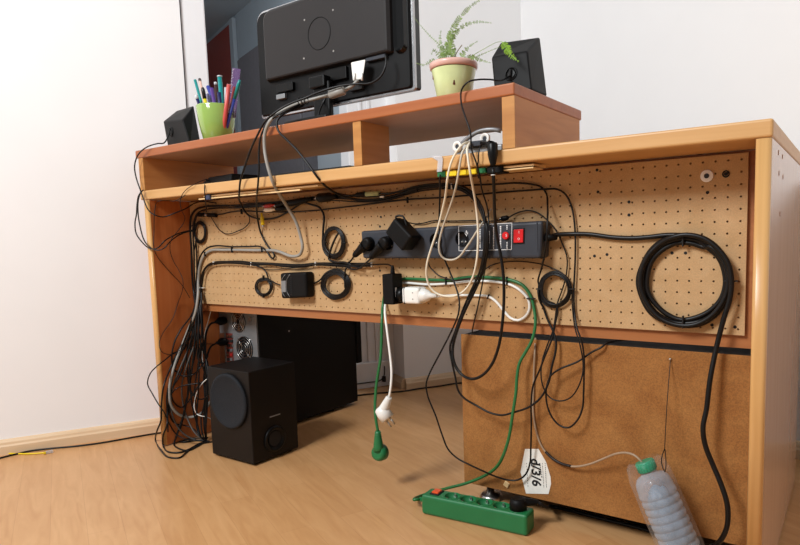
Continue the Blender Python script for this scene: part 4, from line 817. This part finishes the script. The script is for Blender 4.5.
# lower bundle
def lower(off, dy, r, tail, label, head):
    pts = head+[(371, 264.6+off, YP-dy), (358, 265+off*.7), (345, 265.2+off), (331, 264.3+off), (316, 264+off*.7), (300, 265.8+off), (285, 265.3+off), (270, 263.8+off*.5), (253, 263.7+off), (240, 262.4+off), (228, 262.2+off*.7), (215, 263+off*.8), (208, 265.5+off*.5), (203.5+off*.5, 271.5), (201.5+off, 280), (200.5+off*.8, 290), (200.3+off, 300, .105)]+tail
    return cable('power_cable', label, 'cord', 'cord', r, pts)
o, P = lower(-1.1, .003, .0022, [(200, 318, .095), (197.5, 340, .09), (193.5, 362, .085), (189, 378, .08), (187, 398, .075), (183, 416, .06), (177, 434, .045), (174.5, 442, FL), (182, 440.5, FL), (193, 438.5, FL), (208, 437.5, FL)], 'upper black cord of the lower horizontal bundle on the board', [(354, 256, .088), (351.5, 260, .1), (349, 263, YP-.006)])
for px, py in ((214, 263), (251.5, 264), (316, 263.8), (372, 264.5)): tie(o, px, py, YP-.005, 'white', .0012, .011)
tie(o, 201.5, 287.8, YP-.005, 'white', .012, .0022)
o, P = lower(1.3, .006, .0022, [(202.5, 320, .1), (203, 342, .095), (200.5, 356, .09), (203, 366, .1), (206, 382, .1), (204.5, 402, .09), (201, 420, .08), (203, 436, .075), (206, 441, FL)], 'lower black cord of the lower horizontal bundle on the board', [(372, 257.5, .077), (366, 263, .09), (360, 268, .1), (353.5, 269.3, .108), (347, 267, .112)])
o, P = lower(.2, .0095, .0018, [(199, 316, .1), (191, 336, .088), (183, 350, .07), (174, 353, .05), (165, 360, .02), (155.5, 367.5, -.018), (149.5, 375), (147.6, 384), (152.5, 394), (159, 405), (164, 412, -.012), (169, 423, .01), (176, 434, .03), (184, 438.6, .04), (196, 440.6, .05), (207, 441.5, FL)], 'black cord of the lower bundle that bulges out left past the desk leg', [(394, 272, .09), (392.5, 267.5, .1), (388, 264.5, .11)])
# black coils on the board
o, P = cable('coiled_cable', 'oval black coil hanging left of the power strip', 'coil', 'cord', .0027, [(303, 202, YP-.008), (311, 204.5, YP-.004), (320, 208), (324, 216), (323.3, 228), (322.7, 240), ]+ringpts(333.8, 242.3, 11.3, 16.2, YP-.003, 180, -3.7, .26, 14, 21, .004)+[(329, 259, YP-.008), (335, 262), (345, 262.5), (352, 265)])
tie(o, 344.5, 242.5, YP-.005, 'ink', .0011, .012, 1.57); tie(o, 324.5, 242.5, YP-.005, 'ink', .0011, .012, 1.57)
o, P = cable('coiled_cable', 'round black coil right of the square power supply', 'coil', 'cord', .0021, [(306, 284.2, .105), (312, 284, YP-.002), (318, 281.5)]+ringpts(335.5, 284.5, 15.3, 15.3, YP-.003, 200, 4.55, .36, 14, 22, .006)+[(346, 268.5, YP-.009), (352, 266.5), (362, 268)])
o, P = cable('coiled_cable', 'small round black coil left of the square power supply', 'coil', 'cord', .002, [(252, 265, YP-.012), (259, 266.5, YP-.006), (265, 270.5), (268, 277)]+ringpts(263.6, 286.8, 8.8, 9.6, YP-.003, -60, 3.85, .26, 14, 23, .004)+[(270.5, 280.5, YP-.009), (275, 283), (280, 285, .105)])
tie(o, 263.5, 277.5, YP-.006, 'ink', .0011, .012); tie(o, 263.5, 295.5, YP-.006, 'ink', .0011, .012)
o, P = cable('thin_cable', 'thin cord dipping just under the lower bundle above the power supply', 'cord', 'cord', .0011, [(257, 266.5, YP-.003), (264, 269, YP-.001), (272, 269.8), (286, 268.8), (298, 267.4), (306, 266.5)])
# upper plugs
def plugbit(name, label, a, b, r, m, y, cat='plug', group=None):
    A_, B_ = Y(*a, y), Y(*b, y); t = thing(name, A_, label, cat, group); bm = bm_(); l = (B_-A_).length; lathe(bm, A_, B_-A_, [(r*.75, 0), (r, l*.08), (r, l*.6), (r*.6, l*.75), (r*.5, l)], 14); link('sleeve', bm, M[m], t)
    bm = bm_(); lathe(bm, A_, A_-B_, [(r*.55, 0), (r*.55, .006), (r*.3, .0065)], 12); link('metal_tip', bm, M['silver'], t); return t
plugbit('audio_plug', 'red audio plug on the upper cable bundle', (264.5, 206.5), (275, 205), .005, 'rawred', YP-.014)
plugbit('audio_plug', 'white audio plug just below the red one', (264.8, 210.3), (275.5, 209.3), .0054, 'white', YP-.013)
plugbit('audio_plug', 'yellow plug pointing down on the board', (263, 225), (261.5, 213), .005, 'yellow', YP-.007)
for i, (a, b, l) in enumerate((((276, 205.5), (290, 201.5), 'black plug sleeve behind the red audio plug'), ((276, 209), (289, 208), 'black plug sleeve behind the white audio plug'))):
    plugbit('plug_sleeve', l, a, b, .0062, 'black', YP-.013+.001*i)
plugbit('connector', 'fat black connector with white ties on the upper bundle', (318, 198), (337, 196.5), .0115, 'black', YP-.012)
plugbit('connector', 'black connector joining cords left of the fat one', (288, 203.5), (312, 199), .0085, 'black', YP-.011)
plugbit('connector', 'small black connector left of the pale green tag', (366, 193.7), (351, 196), .0058, 'black', YP-.01)
tg = thing('cable_tag', Y(373, 195, YP), 'pale green tag wrapped on the upper bundle', 'tag')
a, b = Y(366.3, 194.2, YP-.009), Y(379.4, 193.3, YP-.009); bm = bm_(); lathe(bm, a, b-a, [(.0055, 0), (.0055, (b-a).length)], 14); link('wrap', bm, M['label'], tg)
bm = bm_(); p = Y(382, 196.5, YP-.008); box(bm, p-Vector((.006, .002, .003)), p+Vector((.006, .002, .003)), .001); link('white_end', bm, M['white'], tg)
ubase = [(337, 196.5, YP-.006), (352, 199), (368, 200.3), (384, 198.5)]
o, P = cable('power_cable', 'thick black cord arching over the board and looping down beside the cabinet edge', 'cord', 'cord', .0031, ubase+[(400, 194), (415, 189, YP-.008), (428, 186.8), (442, 186), (455, 186.6), (466, 190), (474, 197, .1), (481, 208, .085), (486, 223, .069), (487.8, 238, .066), (486.6, 254, .07), (482.5, 272, .085), (474, 292, .09), (466, 308, .09), (458, 328, .088), (453, 346, .085), (453, 358, .08), (456.5, 368, .078), (463, 375.5, .076), (472, 379, .07), (482, 375.5, .066), (491.5, 365, .064), (498.5, 347, .062), (502.5, 322, .06), (504, 296, .06), (503.4, 276, .058), (500.5, 254, .055), (497, 236, .05), (494.8, 215, .03), (494.2, 195, .01), (493.5, 178, -.012), (493, 168, -.014)])
for py in (161.5, 175.5):
    p = Y(493.2, py, -.014); bm = bm_(); lathe(bm, p, Zv, [(.0042, 0), (.0042, .0014)], 14); link('white_band', bm, M['white'], o)
for px, py in ((452, 186.2), (417, 188.5)): tie(o, px, py, YP-.01, 'white' if px > 430 else 'ink', .0011, .013)
o, P = cable('power_cable', 'second black cord arching over the board beside the thick one', 'cord', 'cord', .0022, [(337, 193.5, YP-.01), (350, 195.5), (362, 194.2), (380, 193.5), (392, 193, YP-.012), (404, 190), (418, 186), (432, 184.2), (446, 184), (460, 186), (470, 190.5, .098), (477.5, 199, .085), (484, 213, .069), (484.8, 232, .066), (483.6, 252, .07), (479.5, 272, .088), (470, 293, .09), (462, 312, .09), (455, 332, .088), (450, 347, .085), (452, 362, .08), (455.5, 378, .08), (458, 390, .08), (464, 398, .08), (476, 405.3, .085), (490, 412.7), (502, 415.2), (513, 412.5), (530, 406.5), (542, 396, .09), (549, 381, .095), (552, 366, .1), (555.5, 352, .105), (556, 341, .108), (553, 331, .112), (547, 318, .116), (543.5, 308, YP-.002), (539.5, 300, YP-.007), (538, 290, YP-.01)])
for k_, (l_, oy, ox) in enumerate((('thin black strand lowest in the upper cable bundle', 2.6, 0), ('thin black strand in the middle of the upper cable bundle', .9, -6), ('thin black strand topmost in the upper cable bundle', -1.6, 4))):
    cable('bundle_cable', l_, 'cable', 'cord', .0016, [(236+ox, 204.5+oy, YP-.009), (256, 204+oy*.6), (276, 203.4+oy), (296, 200.5+oy*.5), (318, 197.6+oy), (338, 197.5+oy*1.2), (360, 198.5+oy*1.3), (382, 197.6+oy*1.2), (402, 192.8+oy*1.2), (420, 188.6+oy), (438, 186.4+oy), (455, 187+oy*.8), (466, 190.5+oy, .1), (474, 198+oy, .092), (479.5, 207+oy, .08), (484.5, 224, .066), (485.5+oy*.4, 242, .064), (483+oy*.3, 260, .07), (476, 282, .085), (468, 300, .09)])
pgl = thing('angled_connector', Y(492, 150, -.01), 'black right-angled connector over the desk edge beside the riser right leg', 'connector')
bm = bm_(); a = Y(493, 166, -.014); b = Y(492.5, 143, -.012); lathe(bm, a, b-a, [(.0048, 0), (.0056, .004), (.0075, .012), (.0092, .02), (.0098, (b-a).length-.003), (.008, (b-a).length)], 16); link('sleeve', bm, M['blacks'], pgl)
bm = bm_(); a = Y(492, 145.5, -.012); b = Y(482, 143, .02); lathe(bm, a, b-a, [(.008, 0), (.008, .012), (.005, .02), (.0045, (b-a).length)], 14); link('elbow', bm, M['blacks'], pgl)
# fine cords above the strip
o, P = cable('thin_cable', 'thin black cord along the top edge of the power strip from the transformer', 'cord', 'cord', .0013, [(396.5, 218.5, .06), (400, 218.5, .075), (406, 221.5, .1), (413, 223.6, YP-.001), (422, 223.4), (434, 220.6), (450, 221), (464, 220.7), (476, 220.6), (484, 221.5), (496, 220.5), (504, 219)])
jc = thing('audio_jack', Y(505, 218, .11), 'small black plug on top of the power strip', 'plug'); bm = bm_(); a, b = Y(501.5, 218.6, .108), Y(508.5, 217.6, .108); lathe(bm, a, b-a, [(.0045, 0), (.005, .002), (.005, (b-a).length-.003), (.003, (b-a).length)], 12); link('sleeve', bm, M['black'], jc)
bm = bm_(); lathe(bm, a, a-b, [(.0018, 0), (.0018, .004)], 8); link('metal_tip', bm, M['silver'], jc)
o, P = cable('thin_cable', 'thin black cord arching off the strip and twisting down the cabinet back', 'cord', 'cord', .0014, [(508.5, 217.6, .108), (515, 213.8, YP-.002), (523, 211.2), (530, 210.6), (538, 213), (547, 220), (556, 230.5), (562, 243), (567, 257.5), (566.2, 275), (562.5, 289), (557.5, 303), (553.3, 329, .11), (547, 346, .105), (542.5, 360, .1), (541, 375, .097), (543.6, 388, .095), (550, 397.6, .095), (559.5, 401, .094), (570.5, 397.6), (579.6, 384), (583.2, 367.5, .1), (580, 345, .103), (575, 328, .11), (572.3, 305, YP-.002), (572, 290)])
o, P = cable('coiled_cable', 'black coil on the board right of the green cord bend', 'coil', 'cord', .0019, [(446, 187, YP-.009), (462, 185.6, YP-.008), (484, 184.6, YP-.004), (500, 184, YP-.001), (514, 183), (530, 184), (541, 187), (546.5, 194), (547.6, 206, .105), (547.4, 222, .079), (546.6, 240, .077), (544, 258, .085), (541, 270, .108), (538, 281, YP-.003)]+ringpts(554.8, 289.3, 16.8, 18.6, YP-.003, 195, -4.2, .24, 16, 31, .006)+[(557, 306, YP-.006), (555, 325, .112), (551.5, 340, .107), (545, 356, .1), (540, 369, .1), (533, 386, .098), (531.2, 402, .098), (531.3, 425, .1), (530.8, 448, .105), (530, 463, .108), (525.5, 474.5, .108), (517.5, 480, .105), (508, 480, .1), (497, 477, .09), (484, 471.5, .075), (470, 465, .065), (457, 458, .06), (448, 449, .058), (441.5, 433), (435.8, 416), (427.6, 395.5), (426.2, 384), (430, 372.5, .062), (437, 359, .065), (450.5, 333, .07), (458.3, 314), (459.3, 301, .075), (456.5, 289, .08), (449.5, 271, .085), (443, 255, .078), (440.4, 243, .066), (439.2, 226, .07), (439.6, 205, .05), (440, 188, .02), (440, 178, .004), (440.3, 174.5, .003)])
tie(o, 539.5, 289, YP-.006, 'ink', .0011, .014, 1.57); tie(o, 571.5, 289, YP-.006, 'ink', .0011, .014, 1.57)
o, P = cable('thin_cable', 'thin dark cord passing under the white loop and on to the coil', 'cord', 'cordb', .0014, [(428.5, 262, .105), (429.3, 266, .11), (433, 270.5, YP-.009), (438, 275), (446, 278.3), (455, 280.5), (464, 279), (476, 277), (483, 271), (491, 265.5), (502, 262.4, YP-.002), (519, 261.3), (532, 262.5), (543, 264.6), (554, 269, YP-.006), (562, 273), (568, 280), (570.5, 289)])
# cream cables looping from the bracket
o, P = cable('cream_cable', 'cream cable hanging from the bracket in one long loop below the strip', 'cable', 'cream', .0023, [(469.5, 142, .02), (465, 143, .004), (460, 147, -.008), (453.5, 157, -.012), (449.5, 168), (447.3, 180, -.008), (445.5, 196, .02), (441.5, 214, .045), (437, 231, .055), (431, 249, .056), (427, 264, .06), (426.5, 276, .068), (429.5, 286, .075), (436, 293, .08), (446, 296.2, .084), (456, 295.5), (465.5, 289.5, .08), (472.5, 278, .07), (476.8, 260, .06), (478, 242, .056), (477.8, 224, .055), (476, 206, .045), (473, 188, .02), (470.3, 173, -.008), (468, 158, -.012), (467.2, 149, -.008), (470, 142.5, .01)])
o, P = cable('cream_cable', 'dull cream cable with a short loop crossing in front of the grey strip', 'cable', 'creamd', .0022, [(471, 143, .02), (466.5, 146, .0), (462.5, 152, -.009), (459.8, 165, -.011), (457, 182, -.004), (453, 198, .025), (448, 213, .045), (442, 230, .058), (439, 244, .06), (439.8, 253, .064), (444, 258.5, .072), (452, 260, .076), (459.5, 256.5, .075), (466, 248, .07), (474, 236, .066), (480, 226.5, .066), (486, 218, .088), (491, 209, .1)])
o, P = cable('thin_cable', 'short black wire hooked on the bracket beside the angled connector', 'cord', 'cord', .0013, [(485, 143.5, .012), (480.5, 145.5, -.004), (478.8, 152, -.01), (478.3, 160), (477.5, 168, -.006), (478.5, 178, .012)])
# green and white cords of the board
o, P = cable('green_cable', 'green cord running across the board and down to the green extension strip', 'cord', 'greenc', .0034, [(378, 432, .063), (376, 420, .066), (375, 408, .07), (376.3, 386, .078), (380.5, 358, .086), (381.5, 340, .092), (382, 318, .1), (383, 304, .118), (388, 284, .1185), (397, 280, .1185), (405, 278.8, .1185), (420, 279.3), (436, 280), (450, 280), (462, 278), (475, 276.8), (490, 277.5), (505, 279), (514, 281), (523, 285.5), (530.5, 296), (534.5, 311, .116), (535.3, 325, .11), (532, 340, .105), (525, 353, .1), (519.5, 363, .095), (517, 377, .09), (516, 392, .085), (513, 412, .08), (509, 437, .076), (503, 456, .075), (496, 467.5, .088), (485, 475.5, .1), (467, 483, .1), (448, 488, .095), (430, 493, FL), (420, 496, FL), (414.5, 499.8, .03), A-gx*.022+gy*gd*.62+Zv*.02])
for px, py in ((446, 281), (507, 281)): tie(o, px, py, YP-.003, 'ink', .0011, .018)
tie(o, 531, 298.5, YP-.003, 'ink', .0011, .018, 1.57)
o, P = cable('white_cable', 'white cord doubling back in a bend at the right of the board middle', 'cord', 'white', .0029, [(389.2, 397.5, .07), (391, 385, .071), (391.5, 370, .078), (389.5, 350, .085), (387, 330, .092), (385, 312, .105), (385.6, 303, .1182), (390, 289, .1188), (398, 283.8, .1192), (406, 283, .1192), (428, 284.5), (450, 283.5), (476, 281, .119), (500, 282.5), (511, 285), (521, 291), (528, 299), (529.5, 308), (526, 316), (518, 320.4), (510.5, 318), (504, 311), (496, 301.5), (488.5, 296.5), (480, 295.6), (468, 295.3), (456, 295.3, .112), (446, 296, .1), (438, 296, .0935)])
tie(o, 488.3, 296.6, YP-.002, 'ink', .0009, .011, .4)
# cables on and around the cabinet back
o, P = cable('grey_tan_cable', 'pale tan cable along the cabinet back into the bottle cap', 'cable', 'tan', .0021, [(535.5, 338, .128), (534.8, 352, .114), (534, 372, .1165), (533.3, 395), (533.2, 412), (536, 430), (540.5, 444), (546, 452.5), (555, 460.5, .114), (566, 465.5, .11), (577, 466.5, .105), (590, 464, .098), (604, 458.5, .09), (616, 453.8, .08), (626, 452.8, .07), (634, 455, .064), (640, 460, .062), (643, 464, .062)])
bm = bm_(); Q = [Y(a, b, c) for a, b, c in ((545.5, 451.8, .1162), (553, 458.8, .1145), (562, 463.8, .1115), (571, 466.2, .1075))]; tube(bm, Q, .0029, 8); k = link('brown_sleeve', bm, M['cordb'], o); k['label'] = 'dark brown sleeve'
o, P = cable('power_cable', 'black cord on the floor from the green strip plug under the cabinet', 'cord', 'cord', .004, [gso[4]+gx*.033+gy*.0215+Zv*.0123, gso[4]+gx*.048+gy*.034+Zv*.0, (553, 506.5, FL), (575, 511.5, FL), (600, 518, FL), (640, 528, FL), (690, 543, FL), (715, 551, FL)])
o, P = cable('power_cable', 'second black cord lying along the floor gap below the cabinet', 'cord', 'cord', .003, [(545, 498, FL), (562, 504, FL), (590, 511, FL), (625, 519.5, FL), (660, 531, FL), (700, 543, FL)])
# floor cords along the walls
o, P = cable('floor_cable', 'black cord on the floor along the left skirting board', 'cord', 'cord', .0026, [(-12, 461, FL), (0, 458, FL), (14, 454.5, FL), (30, 451, FL), (50, 448.5, FL), (75, 446.2, FL), (100, 443, FL), (130, 437.8, FL), (152, 434, FL), (159, 433, FL), (166, 431.7, FL)])
yc_ = thing('network_cable', Z(25, 453, 0), 'yellow cable with clear plug on the floor by the left skirting', 'cable')
bm = bm_(); tube(bm, [pos(a, b, FL, .0022) for a, b in ((-12, 455), (0, 453.6), (14, 453.6), (30, 453.8), (46, 452.7))], .0022, 8); link('cord', bm, M['yellow'], yc_)
bm = bm_(); a, b = pos(46, 452.7, FL, .0035), pos(56, 450.5, FL, .0035); obox(bm, a, (b-a).normalized(), Vector((0, 0, 1)).cross((b-a).normalized()), Zv, (0, -.004, -.0032), ((b-a).length*.7, .004, .004), .001); link('plug', bm, M['pet'], yc_)
bm = bm_(); obox(bm, a, (b-a).normalized(), Vector((0, 0, 1)).cross((b-a).normalized()), Zv, (-.006, -.003, -.003), (-.0002, .003, .003), .001); link('boot', bm, M['yellow'], yc_)
o, P = cable('floor_cable', 'black cord on the floor along the far skirting behind the desk', 'cord', 'cord', .003, [(340, 397, FL), (357, 395.3, FL), (380, 393, FL), (402, 391.3, FL), (420, 388.5, FL), (440, 386, FL), (455, 383.5, FL), (466, 383, FL), (474, 385, FL)])
wj = thing('wall_cable', Z(384, 393, 0), 'thin black cord pair climbing the door frame plinth behind the desk', 'cord')
bm = bm_(); pr = [unp(x, y, nW, kD+.017) for x, y in ((357, 384), (368, 382.5), (380, 380.5), (384, 376), (384.5, 366))]; tube(bm, pr, .0022, 8); link('cord', bm, M['cord'], wj)
bm = bm_(); p = unp(384, 379, nW, kD+.02); box(bm, p-Vector((.008, .004, .012)), p+Vector((.008, .004, .012)), .002); link('wall_box', bm, M['cordb'], wj)
# loose fan of cords between the left panel and the subwoofer
cable('thin_cable', 'short thin black cable dropping from the wedge-shaped device over the desk edge', 'cable', 'cord', .0015, [(208, 179.5, .058), (205.5, 182, .01), (204.6, 189, -.006), (205.3, 198, .0), (206, 206, .07), (206.3, 212, YP-.014)])
fan_ = [
 ('loose black cord making a wide U high behind the grey cable', .0016, [(197, 300, .104), (191, 316, .09), (182, 328, .07), (175, 341, .05), (171.8, 356), (173, 367), (178, 373.5, .055), (185, 376.2), (193, 374.5, .075), (199, 369), (203, 364, .09), (208, 356, .12)]),
 ('loose black cord making a low U in the middle of the tangle', .0016, [(198, 302, .104), (195, 325, .09), (188, 350, .07), (180, 375, .05), (173.5, 386), (171.3, 394), (174, 402.5, .05), (181, 407.5, .055), (188, 402), (193, 394.5, .065), (199.5, 384.5, .08), (206, 379.5, .1), (211, 378, .13)]),
 ('loose black cord arching flat across the middle of the tangle', .0013, [(168, 432, .012), (168, 412, .02), (170.5, 396, .032), (176, 389), (183, 385.8, .05), (193, 384, .07), (203, 382.8, .09), (211, 382.3, .12)]),
 ('loose black cord drooping beside the subwoofer grille', .0016, [(196, 302, .104), (191, 325, .09), (187, 352, .08), (187.5, 372, .078), (189, 386), (192, 393, .075), (197, 398.3, .08), (203, 399), (208, 395.5, .085), (209.5, 386, .09), (208.3, 372, .1)]),
 ('straight black cord slanting across the tangle to the floor', .0018, [(199, 300, .104), (195, 328, .088), (190.5, 352, .08), (189, 375, .075), (187, 400, .065), (182, 420, .05), (176, 438, .035), (174, 443.5, FL), (180, 449, FL), (188, 450.5, FL), (197, 446.5, FL), (206, 441, FL)]),
 ('black cord hugging the grey cable down to the floor ring', .0019, [(197.5, 300, .1), (194, 320, .09), (187, 340, .075), (179, 358, .06), (172, 376, .045), (167, 396, .03), (167.3, 412, .03), (167, 425, .02), (163, 436, -.01), (163.3, 446, FL), (170, 452.3, FL), (180, 452.4, FL), (190, 448.8, FL), (200, 443.3, FL), (210, 441.5, FL)]),
 ('black cord with a low hump just above the floor ring', .0014, [(196, 302, .1), (190, 325, .08), (180, 352, .06), (172, 380, .04), (169.5, 402, .03), (170.5, 417), (176, 423.8, .045), (185, 425.5, .06), (193, 428.5, .07), (198, 433.5), (202, 439, .075), (208, 441, FL)]),
 ('black cord dropping nearly straight right of the tangle', .0017, [(199.5, 300, .104), (198, 330, .09), (199, 365, .08), (197.8, 400, .075), (196.3, 418), (197.5, 430), (202, 438.5, .075), (206.5, 440.3, FL)]),
 ('black cord beside the subwoofer left edge', .0018, [(200.5, 300, .106), (201.5, 326, .1), (204.5, 350, .11), (207.5, 370, .1), (207, 392, .09), (205.5, 414, .085), (204.8, 430), (206, 439.8, FL)]),
 ('black cord from the tower power connector falling behind the others', .0024, [(216, 322, .155), (210.5, 324, .15), (206.5, 332, .14), (205.3, 350, .13), (206, 368, .12), (209, 384, .115), (210.5, 400, .11)]),
 ('black cord from the tower mid connector falling behind the others', .0022, [(217, 343, .155), (211, 346.5, .15), (207.5, 354.5, .14), (205.3, 366, .13), (204, 380, .12), (205, 398, .11), (204, 420, .1), (206, 438, .09)]),
 ('black cord crossing the lower part of the tangle to its knot', .0018, [(196.5, 300, .1), (192, 335, .085), (189.5, 372, .07), (191, 396, .068), (193.5, 412, .07), (197.8, 426, .075), (201, 437, .075), (207, 440.5, FL)]),
]
fan_ += [
 ('dark grey strand at the inner side of the cable fan', .0017, [(201, 296, .108), (200.5, 315, .1), (196, 340, .09), (188, 362, .07), (182, 384, .06), (183, 404, .06), (188, 420, .065), (196, 434, .07), (207, 440.5, FL)]),
 ('dark grey strand at the middle of the cable fan', .0018, [(199, 290, .108), (198.5, 312, .1), (193, 338, .09), (185, 357, .07), (176, 378, .05), (170.5, 400, .035), (174, 420, .04), (184, 434, .05), (196, 440, FL), (208, 441, FL)]),
 ('black strand crossing high in the cable fan', .0016, [(195, 292, .106), (197, 315, .1), (200.5, 340, .1), (203.5, 352, .1), (207.5, 362, .11), (210.5, 378, .11)]),
]
for l, r, p in fan_: cable('loose_cable', l, 'cord', 'greyd' if 'dark grey' in l else 'cord', r*1.35, p)
cable('white_wire', 'thin white wire dropping from the desk rail beside the tower', 'wire', 'white', .0014, [(211.3, 309, .15), (209, 318, .145), (205.5, 331, .14), (203, 344, .135), (202.3, 358, .13), (204, 368, .12), (206, 378, .11), (207, 390, .1), (207.3, 398, .1)])
cable('white_wire', 'short curved white wire low beside the subwoofer', 'wire', 'white', .0013, [(209, 377.5, .1), (204, 381.5, .09), (198.5, 389, .08), (195, 399, .075), (194.2, 408, .07), (196.5, 413.5, .075), (200.5, 415.8), (207, 417, .09), (211, 419, .1)])

# ------------------------------------------------------------------ light
w = bpy.data.worlds.new('ambient_fill'); S.world = w; w.use_nodes = True  # uniform ambient fill added over the whole scene, no daylight source behind it
bg = w.node_tree.nodes['Background']; bg.inputs['Color'].default_value = (.95, .98, 1, 1); bg.inputs['Strength'].default_value = .33
def area(name, loc, target, size, power, col=(1, .97, .93)):
    l = bpy.data.lights.new(name, 'AREA'); l.shape = 'RECTANGLE'; l.size, l.size_y = size; l.energy = power; l.color = col
    o = bpy.data.objects.new(name, l); C.objects.link(o); o.location = loc
    o.rotation_euler = (Vector(target)-Vector(loc)).to_track_quat('-Z', 'Y').to_euler(); return o
area('flash_bounce', (.5, -2.2, 2.3), (1.0, .1, .45), (.8, .8), 92, (.96, .985, 1))  # unseen panel standing in for camera flash bounced off the ceiling
hl_ = bpy.data.lights.new('hall_fill', 'POINT'); hl_.energy = 26; hl_.shadow_soft_size = .12; hl_.color = (.93, .97, 1)  # unseen fill light added so the hall does not go black
ho = bpy.data.objects.new('hall_fill', hl_); C.objects.link(ho); ho.location = (-1.1, .95, 1.95)
S.view_settings.view_transform = 'Standard'; S.view_settings.look = 'None'; S.view_settings.gamma = 1; S.view_settings.use_curve_mapping = False
S.view_settings.exposure = -0.07
